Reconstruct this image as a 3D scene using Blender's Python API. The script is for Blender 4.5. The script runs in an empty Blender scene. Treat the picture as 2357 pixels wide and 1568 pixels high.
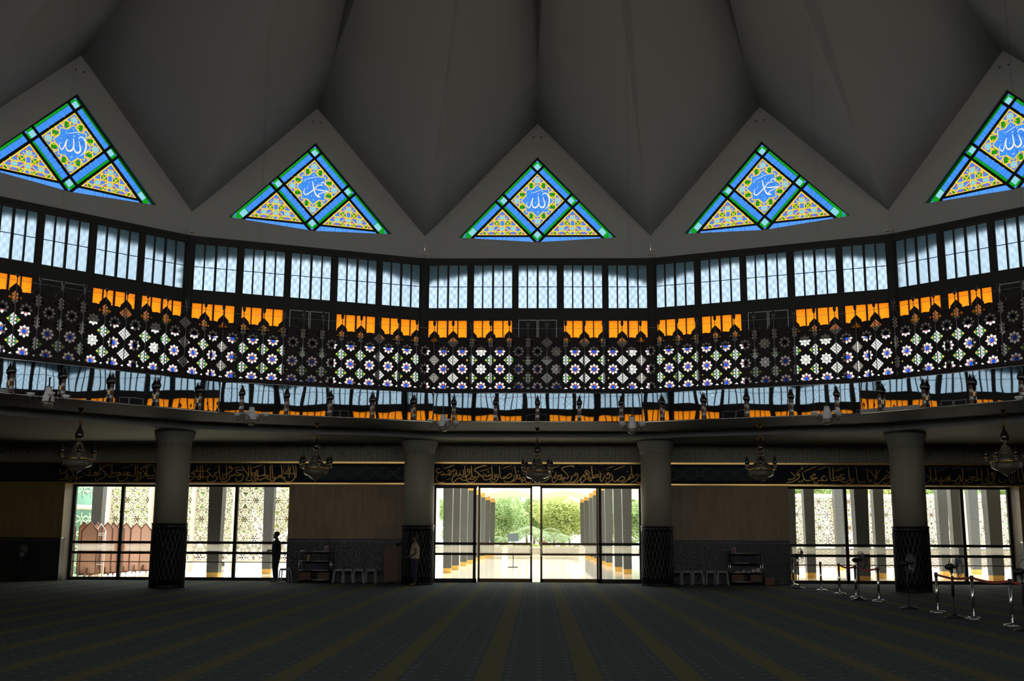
import bpy, bmesh, math, random
from mathutils import Vector, Matrix
from mathutils.geometry import delaunay_2d_cdt
random.seed(7)
PI = math.pi
R = math.radians
SC = bpy.context.scene
COL = SC.collection

# ------------------------------------------------------------------ camera, sky, exposure
cam_d = bpy.data.cameras.new('camera')
cam = bpy.data.objects.new('camera', cam_d)
COL.objects.link(cam)
F_PX = 2508.29
cam_d.sensor_width = 36.0
cam_d.lens = 36.0 * F_PX / 2357.0
cam_d.clip_end = 400
cam.location = (-0.032, -16.91, 1.632)
cam.matrix_world = (Matrix.Translation(cam.location) @ Matrix.Rotation(R(1.3044), 4, 'Z')
                    @ Matrix.Rotation(R(90 + 10.1135), 4, 'X') @ Matrix.Rotation(R(0.25315), 4, 'Z'))
SC.camera = cam
SKY = 4.4
world = bpy.data.worlds.new('sky')
SC.world = world
world.use_nodes = True
wn = world.node_tree
wn.nodes['Background'].inputs[0].default_value = (0.94, 0.975, 1.0, 1)
wn.nodes['Background'].inputs[1].default_value = SKY
sun_d = bpy.data.lights.new('sun', 'SUN')
sun = bpy.data.objects.new('sun', sun_d)
COL.objects.link(sun)
sun_d.energy = 9.0
sun_d.angle = R(1.0)
sun_d.color = (1, 0.95, 0.85)
sun.rotation_euler = Vector((-0.26, -0.24, -1.0)).to_track_quat('-Z', 'Y').to_euler()
SC.view_settings.view_transform = 'Standard'
SC.view_settings.look = 'None'
SC.view_settings.exposure = 0.0
SC.view_settings.gamma = 1.0
SC.view_settings.use_curve_mapping = False
SC.cycles.max_bounces = 10
SC.cycles.diffuse_bounces = 4
SC.cycles.glossy_bounces = 3
SC.cycles.transmission_bounces = 6
SC.cycles.transparent_max_bounces = 12
SC.cycles.caustics_reflective = False
SC.cycles.caustics_refractive = True
SC.cycles.sample_clamp_indirect = 6.0
SC.cycles.use_denoising = True

# ------------------------------------------------------------------ materials
MATS = {}
def mat(name):
    m = bpy.data.materials.new(name)
    m.use_nodes = True
    m.node_tree.nodes.clear()
    MATS[name] = m
    out = m.node_tree.nodes.new('ShaderNodeOutputMaterial')
    return m, m.node_tree, out
def N(t, typ, **kw):
    n = t.nodes.new(typ)
    for k, v in kw.items():
        if k in n.inputs:
            n.inputs[k].default_value = v
        else:
            setattr(n, k, v)
    return n
def L(t, a, b):
    t.links.new(a, b)
def c4(c):
    return (c[0], c[1], c[2], 1)
def pbr(name, col, rough=0.6, metal=0.0, noise=0.0, nscale=4.0, bump=0.0, bscale=30.0, spec=0.5, col2=None):
    m, t, out = mat(name)
    p = N(t, 'ShaderNodeBsdfPrincipled')
    p.inputs['Base Color'].default_value = c4(col)
    p.inputs['Roughness'].default_value = rough
    p.inputs['Metallic'].default_value = metal
    p.inputs['Specular IOR Level'].default_value = spec
    L(t, p.outputs[0], out.inputs[0])
    if noise or col2 or bump:
        tc = N(t, 'ShaderNodeTexCoord')
    if noise or col2:
        nz = N(t, 'ShaderNodeTexNoise', Scale=nscale, Detail=4.0)
        L(t, tc.outputs['Object'], nz.inputs['Vector'])
        mx = N(t, 'ShaderNodeMixRGB')
        mx.inputs[1].default_value = c4(col)
        mx.inputs[2].default_value = c4(col2 if col2 else [c * (1 - noise) for c in col])
        L(t, nz.outputs[0], mx.inputs[0])
        L(t, mx.outputs[0], p.inputs['Base Color'])
    if bump:
        nb = N(t, 'ShaderNodeTexNoise', Scale=bscale, Detail=3.0)
        L(t, tc.outputs['Object'], nb.inputs['Vector'])
        b = N(t, 'ShaderNodeBump', Strength=bump, Distance=0.02)
        L(t, nb.outputs[0], b.inputs['Height'])
        L(t, b.outputs[0], p.inputs['Normal'])
    return m
def tint_glass(name, col, gloss=0.0, diff=0.0):
    m, t, out = mat(name)
    tr = N(t, 'ShaderNodeBsdfTransparent')
    tr.inputs[0].default_value = c4(col)
    last = tr.outputs[0]
    if diff:
        df = N(t, 'ShaderNodeBsdfTranslucent')
        df.inputs[0].default_value = c4([min(1, c * 1.2) for c in col])
        mx = N(t, 'ShaderNodeMixShader')
        mx.inputs[0].default_value = diff
        L(t, last, mx.inputs[1]); L(t, df.outputs[0], mx.inputs[2])
        last = mx.outputs[0]
    if gloss:
        g = N(t, 'ShaderNodeBsdfGlossy', Roughness=0.03)
        mx = N(t, 'ShaderNodeMixShader')
        mx.inputs[0].default_value = gloss
        L(t, last, mx.inputs[1]); L(t, g.outputs[0], mx.inputs[2])
        last = mx.outputs[0]
    L(t, last, out.inputs[0])
    return m

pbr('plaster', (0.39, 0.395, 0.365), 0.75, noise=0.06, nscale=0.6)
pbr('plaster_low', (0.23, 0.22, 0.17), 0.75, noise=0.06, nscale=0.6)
pbr('frieze_line', (0.36, 0.33, 0.24), 0.7)
pbr('tile_line', (0.045, 0.045, 0.02), 0.6)
pbr('jamb_stone', (0.22, 0.18, 0.13), 0.6, noise=0.2, nscale=3)
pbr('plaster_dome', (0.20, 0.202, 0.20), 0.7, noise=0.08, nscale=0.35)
pbr('frame_dark', (0.024, 0.023, 0.018), 0.55, noise=0.3, nscale=3, spec=0.3)
pbr('bronze', (0.10, 0.055, 0.018), 0.28, 0.7)
pbr('black_metal', (0.015, 0.015, 0.016), 0.35, 0.3)
pbr('lead', (0.004, 0.004, 0.004), 0.6)
pbr('screen_wood', (0.014, 0.009, 0.007), 0.55, spec=0.25)
pbr('rod_metal', (0.45, 0.45, 0.44), 0.35, 0.9)
pbr('chrome', (0.72, 0.70, 0.66), 0.16, 1.0)
pbr('gold', (0.83, 0.52, 0.17), 0.32, 1.0)
pbr('gold_paint', (0.70, 0.40, 0.09), 0.45, 0.4)
pbr('brass_dark', (0.35, 0.22, 0.08), 0.3, 1.0)
pbr('silver_ink', (0.25, 0.28, 0.30), 0.5)
pbr('navy', (0.004, 0.006, 0.013), 0.6, spec=0.2)
pbr('teal_tile', (0.010, 0.022, 0.017), 0.55, spec=0.2)
pbr('lamp_glass', (0.30, 0.26, 0.20), 0.15, spec=0.8)
pbr('crystal', (0.15, 0.13, 0.09), 0.12, 0.0, spec=0.9)
pbr('crystal_dark', (0.03, 0.024, 0.018), 0.15, spec=0.9)
pbr('white_metal', (0.75, 0.73, 0.69), 0.45)
pbr('white_plastic', (0.24, 0.24, 0.23), 0.5)
pbr('pink_paint', (0.55, 0.25, 0.30), 0.5)
pbr('wood_orange', (0.20, 0.085, 0.022), 0.5, noise=0.5, nscale=6)
pbr('wood_red', (0.13, 0.045, 0.02), 0.45, noise=0.4, nscale=8)
pbr('wood_partition', (0.56, 0.33, 0.25), 0.45, noise=0.25, nscale=2)
pbr('red_belt', (0.42, 0.02, 0.02), 0.6)
pbr('granite', (0.095, 0.097, 0.092), 0.38, noise=0.4, nscale=9, bump=0.05)
pbr('white_marble', (0.80, 0.75, 0.66), 0.35, noise=0.08, nscale=3)
pbr('jali_white', (0.74, 0.67, 0.56), 0.6)
pbr('fence_tan', (0.46, 0.37, 0.27), 0.6)
pbr('canopy', (0.88, 0.86, 0.80), 0.7)
pbr('green_drum', (0.13, 0.30, 0.20), 0.35)
pbr('green_lit', (0.60, 0.74, 0.52), 0.5)  # lighter drum green for the bars that imitate lattice light
pbr('bark', (0.16, 0.11, 0.07), 0.85)
pbr('skin', (0.12, 0.065, 0.04), 0.55)
pbr('cloth_black', (0.012, 0.012, 0.014), 0.9)
pbr('cloth_navy', (0.020, 0.026, 0.045), 0.9)
pbr('cloth_beige', (0.40, 0.31, 0.20), 0.9)
pbr('hair', (0.008, 0.007, 0.006), 0.6)
pbr('soil', (0.45, 0.42, 0.25), 0.9, noise=0.3)
pbr('screen_grey', (0.10, 0.13, 0.14), 0.3)
pbr('sign_red', (0.25, 0.06, 0.06), 0.5)
for nm, c in {'book_green': (0.03, 0.07, 0.04), 'book_red': (0.12, 0.02, 0.02), 'book_blue': (0.03, 0.04, 0.10), 'book_tan': (0.35, 0.24, 0.10), 'book_black': (0.015, 0.013, 0.012), 'paper': (0.5, 0.48, 0.42)}.items():
    pbr(nm, c, 0.6)
g = 1.0 / SKY
def gl(c):
    return [v * g for v in c]
tint_glass('g_blue', gl((0.065, 0.31, 1.0)))
tint_glass('g_blue2', gl((0.10, 0.36, 1.0)))
tint_glass('g_sky', gl((0.10, 0.24, 0.85)))
tint_glass('g_green', gl((0.008, 0.36, 0.02)))
tint_glass('g_dgreen', gl((0.02, 0.30, 0.004)))
tint_glass('g_pale', gl((0.30, 0.70, 0.80)))
tint_glass('g_yellow', gl((1.0, 0.72, 0.045)))
tint_glass('g_red', gl((0.95, 0.09, 0.005)))
tint_glass('g_cream', gl((0.95, 0.90, 0.74)))
tint_glass('s_blue', gl((0.024, 0.13, 0.9)), 0.004)
tint_glass('s_red', gl((0.6, 0.008, 0.028)), 0.004)
tint_glass('s_white', gl((1.5, 1.42, 1.3)), 0.01, 0.25)
tint_glass('s_yellow', gl((0.95, 0.70, 0.05)), 0.004)
tint_glass('s_green', gl((0.024, 0.28, 0.024)), 0.004)
tint_glass('clear_glass', (0.93, 0.95, 0.94), 0.035)

def frosted(name, tint, haze, hazemix, ns, var, rough=0.5):
    m, t, out = mat(name)
    tc = N(t, 'ShaderNodeTexCoord')
    nz = N(t, 'ShaderNodeTexNoise', Scale=ns, Detail=2.0)
    L(t, tc.outputs['Object'], nz.inputs['Vector'])
    mx = N(t, 'ShaderNodeMixRGB')
    mx.inputs[1].default_value = c4([v * var for v in tint]); mx.inputs[2].default_value = c4(tint)
    rm = N(t, 'ShaderNodeMapRange'); rm.inputs[1].default_value = 0.35; rm.inputs[2].default_value = 0.65
    L(t, nz.outputs[0], rm.inputs[0]); L(t, rm.outputs[0], mx.inputs[0])
    rf = N(t, 'ShaderNodeBsdfRefraction', Roughness=rough, IOR=1.3)
    L(t, mx.outputs[0], rf.inputs[0])
    tl = N(t, 'ShaderNodeBsdfTranslucent'); tl.inputs[0].default_value = c4(haze)
    s = N(t, 'ShaderNodeMixShader'); s.inputs[0].default_value = hazemix
    L(t, rf.outputs[0], s.inputs[1]); L(t, tl.outputs[0], s.inputs[2])
    L(t, s.outputs[0], out.inputs[0])
    return m
frosted('blue_frost', gl((3.3, 4.1, 4.7)), gl((0.45, 1.05, 1.75)), 0.34, 0.8, 0.9, 0.62)
frosted('orange_frost', gl((1.2, 0.34, 0.012)), gl((3.0, 0.80, 0.03)), 0.55, 1.3, 0.62, 0.7)
frosted('blue_film', gl((0.08, 0.4, 1.0)), gl((0.08, 0.48, 1.4)), 0.5, 1, 1)

# reflecting parapet glass, slightly wavy
m, t, out = mat('mirror_glass')
tc = N(t, 'ShaderNodeTexCoord')
mp = N(t, 'ShaderNodeMapping'); mp.inputs['Scale'].default_value = (1.0, 1.0, 0.7)
nz = N(t, 'ShaderNodeTexNoise', Scale=0.9, Detail=1.0)
L(t, tc.outputs['Object'], mp.inputs[0]); L(t, mp.outputs[0], nz.inputs['Vector'])
b = N(t, 'ShaderNodeBump', Strength=0.16, Distance=0.02)
L(t, nz.outputs[0], b.inputs['Height'])
gs = N(t, 'ShaderNodeBsdfGlossy', Roughness=0.012); gs.inputs[0].default_value = (0.50, 0.54, 0.55, 1)
L(t, b.outputs[0], gs.inputs['Normal'])
L(t, gs.outputs[0], out.inputs[0])

# carpet: blue-grey field, olive stripes every 1.18 m, small dashes
m, t, out = mat('carpet')
tc = N(t, 'ShaderNodeTexCoord')
sp = N(t, 'ShaderNodeSeparateXYZ'); L(t, tc.outputs['Object'], sp.inputs[0])
def MA(op, a, b=None, c=None):
    n = t.nodes.new('ShaderNodeMath'); n.operation = op
    for i, v in enumerate((a, b, c)):
        if v is None: continue
        if isinstance(v, (int, float)): n.inputs[i].default_value = v
        else: L(t, v, n.inputs[i])
    return n.outputs[0]
X, Y = sp.outputs[0], sp.outputs[1]
def near(xx, c, half):
    return MA('LESS_THAN', MA('ABSOLUTE', MA('SUBTRACT', xx, c)), half)
fx = MA('MODULO', MA('ADD', X, 118.0), 1.18)       # 0 = middle of a blue field
stripe = near(fx, 0.59, 0.15)
seam = near(fx, 0.59, 0.006)
fx2 = MA('SUBTRACT', MA('MODULO', MA('ADD', X, 118.59), 1.18), 0.59)
dash_x = MA('MAXIMUM', near(fx2, 0.0, 0.032), MA('MAXIMUM', near(fx2, 0.36, 0.032), near(fx2, -0.36, 0.032)))
fy = MA('MODULO', MA('ADD', Y, 100.0), 0.355)
dash = MA('MULTIPLY', dash_x, near(fy, 0.17, 0.022))
p = N(t, 'ShaderNodeBsdfPrincipled', Roughness=0.95)
p.inputs['Specular IOR Level'].default_value = 0.1
m1 = N(t, 'ShaderNodeMixRGB'); m1.inputs[1].default_value = (0.085, 0.105, 0.100, 1); m1.inputs[2].default_value = (0.155, 0.145, 0.070, 1)
L(t, stripe, m1.inputs[0])
m2 = N(t, 'ShaderNodeMixRGB'); m2.inputs[2].default_value = (0.26, 0.28, 0.27, 1)
L(t, m1.outputs[0], m2.inputs[1]); L(t, dash, m2.inputs[0])
m3 = N(t, 'ShaderNodeMixRGB'); m3.inputs[2].default_value = (0.24, 0.14, 0.045, 1)
L(t, m2.outputs[0], m3.inputs[1]); L(t, seam, m3.inputs[0])
nz = N(t, 'ShaderNodeTexNoise', Scale=55.0, Detail=2.0); L(t, tc.outputs['Object'], nz.inputs['Vector'])
m4 = N(t, 'ShaderNodeMixRGB', blend_type='MULTIPLY'); m4.inputs[0].default_value = 0.5
L(t, m3.outputs[0], m4.inputs[1]); L(t, nz.outputs[0], m4.inputs[2])
L(t, m4.outputs[0], p.inputs['Base Color']); L(t, p.outputs[0], out.inputs[0])

# brown marble slabs
m, t, out = mat('brown_marble')
tc = N(t, 'ShaderNodeTexCoord')
mp = N(t, 'ShaderNodeMapping'); mp.inputs['Rotation'].default_value = (R(90), 0, 0)
L(t, tc.outputs['Object'], mp.inputs[0])
br = N(t, 'ShaderNodeTexBrick', Scale=1.0)
br.offset = 0.0
br.inputs['Brick Width'].default_value = 0.62; br.inputs['Row Height'].default_value = 0.95
br.inputs['Mortar Size'].default_value = 0.003
br.inputs['Color1'].default_value = (0.34, 0.215, 0.075, 1); br.inputs['Color2'].default_value = (0.28, 0.18, 0.065, 1)
br.inputs['Mortar'].default_value = (0.2, 0.13, 0.07, 1)
L(t, mp.outputs[0], br.inputs[0])
mp2 = N(t, 'ShaderNodeMapping'); mp2.inputs['Scale'].default_value = (6, 6, 0.8)
L(t, tc.outputs['Object'], mp2.inputs[0])
nz = N(t, 'ShaderNodeTexNoise', Scale=1.2, Detail=4.0); L(t, mp2.outputs[0], nz.inputs['Vector'])
mx = N(t, 'ShaderNodeMixRGB', blend_type='MULTIPLY'); mx.inputs[0].default_value = 0.6
L(t, br.outputs[0], mx.inputs[1]); L(t, nz.outputs[0], mx.inputs[2])
p = N(t, 'ShaderNodeBsdfPrincipled', Roughness=0.45); L(t, mx.outputs[0], p.inputs['Base Color']); L(t, p.outputs[0], out.inputs[0])

# glittering mosaic dado (tiny tiles with random tilt)
def mosaic(name, base, scale):
    m, t, out = mat(name)
    tc = N(t, 'ShaderNodeTexCoord')
    vo = N(t, 'ShaderNodeTexVoronoi', Scale=scale); L(t, tc.outputs['Object'], vo.inputs['Vector'])
    geo = N(t, 'ShaderNodeNewGeometry')
    sb = N(t, 'ShaderNodeVectorMath', operation='SUBTRACT'); sb.inputs[1].default_value = (0.5, 0.5, 0.5)
    L(t, vo.outputs['Color'], sb.inputs[0])
    sc = N(t, 'ShaderNodeVectorMath', operation='SCALE'); sc.inputs['Scale'].default_value = 0.38
    L(t, sb.outputs[0], sc.inputs[0])
    ad = N(t, 'ShaderNodeVectorMath', operation='ADD'); L(t, geo.outputs['Normal'], ad.inputs[0]); L(t, sc.outputs[0], ad.inputs[1])
    nm = N(t, 'ShaderNodeVectorMath', operation='NORMALIZE'); L(t, ad.outputs[0], nm.inputs[0])
    p = N(t, 'ShaderNodeBsdfPrincipled', Roughness=0.34)
    p.inputs['Base Color'].default_value = c4(base); p.inputs['Metallic'].default_value = 0.35
    mx = N(t, 'ShaderNodeMixRGB'); mx.inputs[1].default_value = c4([c * 0.5 for c in base]); mx.inputs[2].default_value = c4([c * 1.6 for c in base])
    L(t, vo.outputs['Color'], mx.inputs[0]); L(t, mx.outputs[0], p.inputs['Base Color'])
    L(t, nm.outputs[0], p.inputs['Normal']); L(t, p.outputs[0], out.inputs[0])
mosaic('mosaic', (0.030, 0.031, 0.029), 55)
mosaic('mosaic_light', (0.08, 0.08, 0.077), 60)

# column shaft with a shallow lozenge relief
m, t, out = mat('shaft_relief')
tc = N(t, 'ShaderNodeTexCoord'); sp = N(t, 'ShaderNodeSeparateXYZ'); L(t, tc.outputs['Object'], sp.inputs[0])
ang = MA('MULTIPLY', MA('ARCTAN2', sp.outputs[1], sp.outputs[0]), 22 / (2 * PI))
zz = MA('MULTIPLY', sp.outputs[2], 4.2)
w1 = MA('ABSOLUTE', MA('SUBTRACT', MA('FRACT', MA('ADD', ang, zz)), 0.5))
w2 = MA('ABSOLUTE', MA('SUBTRACT', MA('FRACT', MA('SUBTRACT', ang, zz)), 0.5))
hh = MA('MINIMUM', MA('MINIMUM', w1, w2), 0.12)
b = N(t, 'ShaderNodeBump', Strength=0.5, Distance=0.06); L(t, hh, b.inputs['Height'])
p = N(t, 'ShaderNodeBsdfPrincipled', Roughness=0.6); p.inputs['Base Color'].default_value = (0.29, 0.27, 0.185, 1)
L(t, b.outputs[0], p.inputs['Normal']); L(t, p.outputs[0], out.inputs[0])

# carved plaster under the balcony
m, t, out = mat('carved_plaster')
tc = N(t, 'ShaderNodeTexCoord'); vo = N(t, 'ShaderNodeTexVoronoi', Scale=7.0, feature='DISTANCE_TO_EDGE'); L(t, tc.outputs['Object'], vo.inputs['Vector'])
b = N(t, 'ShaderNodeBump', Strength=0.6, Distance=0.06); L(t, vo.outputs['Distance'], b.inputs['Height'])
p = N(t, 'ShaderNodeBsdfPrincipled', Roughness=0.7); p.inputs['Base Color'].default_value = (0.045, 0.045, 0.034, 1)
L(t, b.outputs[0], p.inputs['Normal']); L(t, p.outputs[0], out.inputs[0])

# polished outdoor paving with joints
m, t, out = mat('paving')
tc = N(t, 'ShaderNodeTexCoord')
br = N(t, 'ShaderNodeTexBrick', Scale=1.0); br.offset = 0.0
br.inputs['Brick Width'].default_value = 1.2; br.inputs['Row Height'].default_value = 1.2; br.inputs['Mortar Size'].default_value = 0.012
br.inputs['Color1'].default_value = (0.74, 0.66, 0.54, 1); br.inputs['Color2'].default_value = (0.68, 0.61, 0.50, 1); br.inputs['Mortar'].default_value = (0.4, 0.36, 0.3, 1)
L(t, tc.outputs['Object'], br.inputs[0])
p = N(t, 'ShaderNodeBsdfPrincipled', Roughness=0.09); L(t, br.outputs[0], p.inputs['Base Color'])
mp = N(t, 'ShaderNodeMapping'); mp.inputs['Scale'].default_value = (0.4, 2.5, 1); L(t, tc.outputs['Object'], mp.inputs[0])
nz = N(t, 'ShaderNodeTexNoise', Scale=2.0, Detail=2.0); L(t, mp.outputs[0], nz.inputs['Vector'])
b = N(t, 'ShaderNodeBump', Strength=0.05, Distance=0.02); L(t, nz.outputs[0], b.inputs['Height']); L(t, b.outputs[0], p.inputs['Normal'])
L(t, p.outputs[0], out.inputs[0])

# leaves: green, some light passing through
def leafmat(name, c1, c2):
    m, t, out = mat(name)
    gi = N(t, 'ShaderNodeTexCoord')
    nz = N(t, 'ShaderNodeTexNoise', Scale=1.3, Detail=3.0); L(t, gi.outputs['Object'], nz.inputs['Vector'])
    rm = N(t, 'ShaderNodeMapRange'); rm.inputs[1].default_value = 0.3; rm.inputs[2].default_value = 0.7; L(t, nz.outputs[0], rm.inputs[0])
    mx = N(t, 'ShaderNodeMixRGB'); mx.inputs[1].default_value = c4(c1); mx.inputs[2].default_value = c4(c2); L(t, rm.outputs[0], mx.inputs[0])
    d = N(t, 'ShaderNodeBsdfDiffuse'); tl = N(t, 'ShaderNodeBsdfTranslucent')
    L(t, mx.outputs[0], d.inputs[0]); L(t, mx.outputs[0], tl.inputs[0])
    s = N(t, 'ShaderNodeMixShader'); s.inputs[0].default_value = 0.4
    L(t, d.outputs[0], s.inputs[1]); L(t, tl.outputs[0], s.inputs[2]); L(t, s.outputs[0], out.inputs[0])
leafmat('leaf', (0.30, 0.44, 0.19), (0.58, 0.66, 0.36))
leafmat('leaf_yellow', (0.42, 0.50, 0.18), (0.66, 0.68, 0.34))
leafmat('leaf_palm', (0.26, 0.36, 0.22), (0.46, 0.54, 0.34))

# etched lace strip on the lower glass
m, t, out = mat('etched_glass')
tc = N(t, 'ShaderNodeTexCoord'); vo = N(t, 'ShaderNodeTexVoronoi', Scale=24.0, feature='DISTANCE_TO_EDGE'); vo.inputs['Randomness'].default_value = 0.0
L(t, tc.outputs['Object'], vo.inputs['Vector'])
n = t.nodes.new('ShaderNodeMath'); n.operation = 'GREATER_THAN'; n.inputs[1].default_value = 0.10; L(t, vo.outputs['Distance'], n.inputs[0])
n2 = t.nodes.new('ShaderNodeMath'); n2.operation = 'MULTIPLY'; n2.inputs[1].default_value = 0.75; L(t, n.outputs[0], n2.inputs[0])
tr = N(t, 'ShaderNodeBsdfTransparent'); tr.inputs[0].default_value = (0.9, 0.9, 0.88, 1)
tl = N(t, 'ShaderNodeBsdfTranslucent'); tl.inputs[0].default_value = (0.75, 0.70, 0.62, 1)
s = N(t, 'ShaderNodeMixShader'); L(t, n2.outputs[0], s.inputs[0]); L(t, tr.outputs[0], s.inputs[1]); L(t, tl.outputs[0], s.inputs[2]); L(t, s.outputs[0], out.inputs[0])
M = MATS

# ------------------------------------------------------------------ mesh helpers
class MB:
    def __init__(s):
        s.v = []; s.f = []; s.m = []; s.mats = []; s.smooth = []
    def mi(s, name):
        if name not in s.mats: s.mats.append(name)
        return s.mats.index(name)
    def add(s, vs, fs, m, smooth=False):
        o = len(s.v); k = s.mi(m)
        s.v += [tuple(v) for v in vs]
        for f in fs:
            s.f.append([i + o for i in f]); s.m.append(k); s.smooth.append(smooth)
    def box(s, x0, x1, y0, y1, z0, z1, m):
        vs = [(x, y, z) for z in (z0, z1) for y in (y0, y1) for x in (x0, x1)]
        s.add(vs, [(0, 2, 3, 1), (4, 5, 7, 6), (0, 1, 5, 4), (2, 6, 7, 3), (0, 4, 6, 2), (1, 3, 7, 5)], m)
    def obox(s, p, q, w, d, m, up=(0, 1, 0)):
        """bar from p to q, width w (in the plane), depth d along up"""
        p, q, up = Vector(p), Vector(q), Vector(up).normalized()
        t = (q - p).normalized(); a = t.cross(up)
        if a.length < 1e-6: a = t.orthogonal()
        a.normalize(); up = a.cross(t)
        vs = []
        for c in (p, q):
            for sa, sb in ((-1, -1), (1, -1), (1, 1), (-1, 1)):
                vs.append(c + a * (w / 2 * sa) + up * (d / 2 * sb))
        s.add(vs, [(0, 1, 2, 3), (7, 6, 5, 4), (0, 4, 5, 1), (1, 5, 6, 2), (2, 6, 7, 3), (3, 7, 4, 0)], m)
    def prism(s, poly, y0, y1, m):
        """poly in (x,z), extruded along y"""
        n = len(poly)
        vs = [(x, y0, z) for x, z in poly] + [(x, y1, z) for x, z in poly]
        s.add(vs, [tuple(range(n)), tuple(reversed(range(n, 2 * n)))] + [(i, i + n, (i + 1) % n + n, (i + 1) % n) for i in range(n)], m)
    def flat(s, poly, y, m):
        s.add([(x, y, z) for x, z in poly], [tuple(range(len(poly)))], m)
    def ring(s, outer, inner, y0, y1, m):
        n = len(outer)
        vs = [(x, y, z) for y in (y0, y1) for P in (outer, inner) for x, z in P]
        fs = []
        for i in range(n):
            j = (i + 1) % n
            fs += [(i, j, n + j, n + i), (2 * n + i, 3 * n + i, 3 * n + j, 2 * n + j), (n + i, n + j, 3 * n + j, 3 * n + i), (i, 2 * n + i, 2 * n + j, j)]
        s.add(vs, fs, m)
    def lathe(s, prof, m, c=(0, 0, 0), n=16, smooth=True):
        vs = []; fs = []
        for r, z in prof:
            for i in range(n):
                a = 2 * PI * i / n
                vs.append((c[0] + max(r, 1e-4) * math.cos(a), c[1] + max(r, 1e-4) * math.sin(a), c[2] + z))
        for k in range(len(prof) - 1):
            for i in range(n):
                j = (i + 1) % n
                fs.append((k * n + i, k * n + j, (k + 1) * n + j, (k + 1) * n + i))
        fs.append(tuple(reversed(range(n)))); fs.append(tuple(range((len(prof) - 1) * n, len(prof) * n)))
        s.add(vs, fs, m, smooth)
    def tube(s, pts, r, m, n=6):
        pts = [Vector(p) for p in pts]
        vs = []; fs = []
        ref = None
        for i, p in enumerate(pts):
            t = (pts[min(i + 1, len(pts) - 1)] - pts[max(i - 1, 0)]).normalized()
            if ref is None: ref = t.orthogonal().normalized()
            a = (ref - t * ref.dot(t)).normalized(); b = t.cross(a); ref = a
            rr = r[i] if isinstance(r, (list, tuple)) else r
            for k in range(n):
                q = 2 * PI * k / n
                vs.append(p + (a * math.cos(q) + b * math.sin(q)) * rr)
        for i in range(len(pts) - 1):
            for k in range(n):
                j = (k + 1) % n
                fs.append((i * n + k, i * n + j, (i + 1) * n + j, (i + 1) * n + k))
        fs.append(tuple(reversed(range(n)))); fs.append(tuple(range((len(pts) - 1) * n, len(pts) * n)))
        s.add(vs, fs, m, n > 4)
    def ball(s, c, rx, ry, rz, m, n=12, k=8):
        s2 = []
        vs = []; fs = []
        for i in range(k + 1):
            th = PI * i / k
            for j in range(n):
                a = 2 * PI * j / n
                vs.append((c[0] + rx * math.sin(th) * math.cos(a) if 0 < i < k else c[0], c[1] + (ry * math.sin(th) * math.sin(a) if 0 < i < k else 0), c[2] + rz * math.cos(th)))
        for i in range(k):
            for j in range(n):
                jj = (j + 1) % n
                fs.append((i * n + j, (i + 1) * n + j, (i + 1) * n + jj, i * n + jj))
        s.add(vs, fs, m, True)
    def build(s, name, parent=None, loc=None, rz=0.0, **kw):
        me = bpy.data.meshes.new(name)
        me.from_pydata(s.v, [], s.f)
        for x in s.mats: me.materials.append(M[x])
        me.polygons.foreach_set('material_index', s.m)
        me.polygons.foreach_set('use_smooth', s.smooth)
        me.update()
        o = bpy.data.objects.new(name, me)
        COL.objects.link(o)
        if parent is not None: o.parent = parent
        if loc is not None: o.location = loc
        if rz: o.rotation_euler = (0, 0, rz)
        if kw: tag(o, **kw)
        return o
def tag(o, label=None, cat=None, group=None, kind=None):
    if label: o['label'] = label
    if cat: o['category'] = cat
    if group: o['group'] = group
    if kind: o['kind'] = kind
    return o
def empty(name, loc=(0, 0, 0), rz=0.0, **kw):
    o = bpy.data.objects.new(name, None)
    o.empty_display_size = 0.1
    COL.objects.link(o); o.location = loc; o.rotation_euler = (0, 0, rz)
    return tag(o, **kw)
KIDS = {}
def copy_tree(o, parent=None, **kw):
    c = o.copy(); COL.objects.link(c)
    if parent is not None: c.parent = parent
    for ch in list(o.children): copy_tree(ch, c)
    if kw: tag(c, **kw)
    return c
def interp(pts, n=5):
    """Catmull-Rom through the points"""
    if len(pts) < 3: return [Vector(p) for p in pts]
    P = [Vector(p) for p in pts]
    P = [P[0] * 2 - P[1]] + P + [P[-1] * 2 - P[-2]]
    out = []
    for i in range(1, len(P) - 2):
        a, b, c, d = P[i - 1:i + 3]
        for k in range(n):
            u = k / n
            out.append(0.5 * ((2 * b) + (c - a) * u + (2 * a - 5 * b + 4 * c - d) * u * u + (3 * b - a - 3 * c + d) * u ** 3))
    out.append(P[-2])
    return out
def stroke(pts, w, n=4):
    """centre line (x,y[,w]) -> quads of a pen stroke"""
    p3 = [(p[0], p[1], (p[2] if len(p) > 2 else w)) for p in pts]
    S = interp(p3, n)
    L_, R_ = [], []
    for i, p in enumerate(S):
        a = S[max(i - 1, 0)]; b = S[min(i + 1, len(S) - 1)]
        d = Vector((b.x - a.x, b.y - a.y))
        if d.length < 1e-6: d = Vector((1, 0))
        d.normalize()
        h = max(p.z, 0.5) / 2
        if len(p3[0]) and len(pts[0]) < 3:
            e = min(i, len(S) - 1 - i)
            h *= (0.45, 0.8, 1)[min(e, 2)]
        L_.append((p.x - d.y * h, p.y + d.x * h)); R_.append((p.x + d.y * h, p.y - d.x * h))
    return [(L_[i], R_[i], R_[i + 1], L_[i + 1]) for i in range(len(S) - 1)]
def P2(s):
    return [tuple(float(v) for v in q.split(',')) for q in s.split()]
NF = 16
DA = 2 * PI / NF
def ap(r): return r * math.cos(PI / NF)
def fpos(k, s, y, z=0.0):
    a = k * DA
    return Vector((s * math.cos(a) + y * math.sin(a), -s * math.sin(a) + y * math.cos(a), z))
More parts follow.
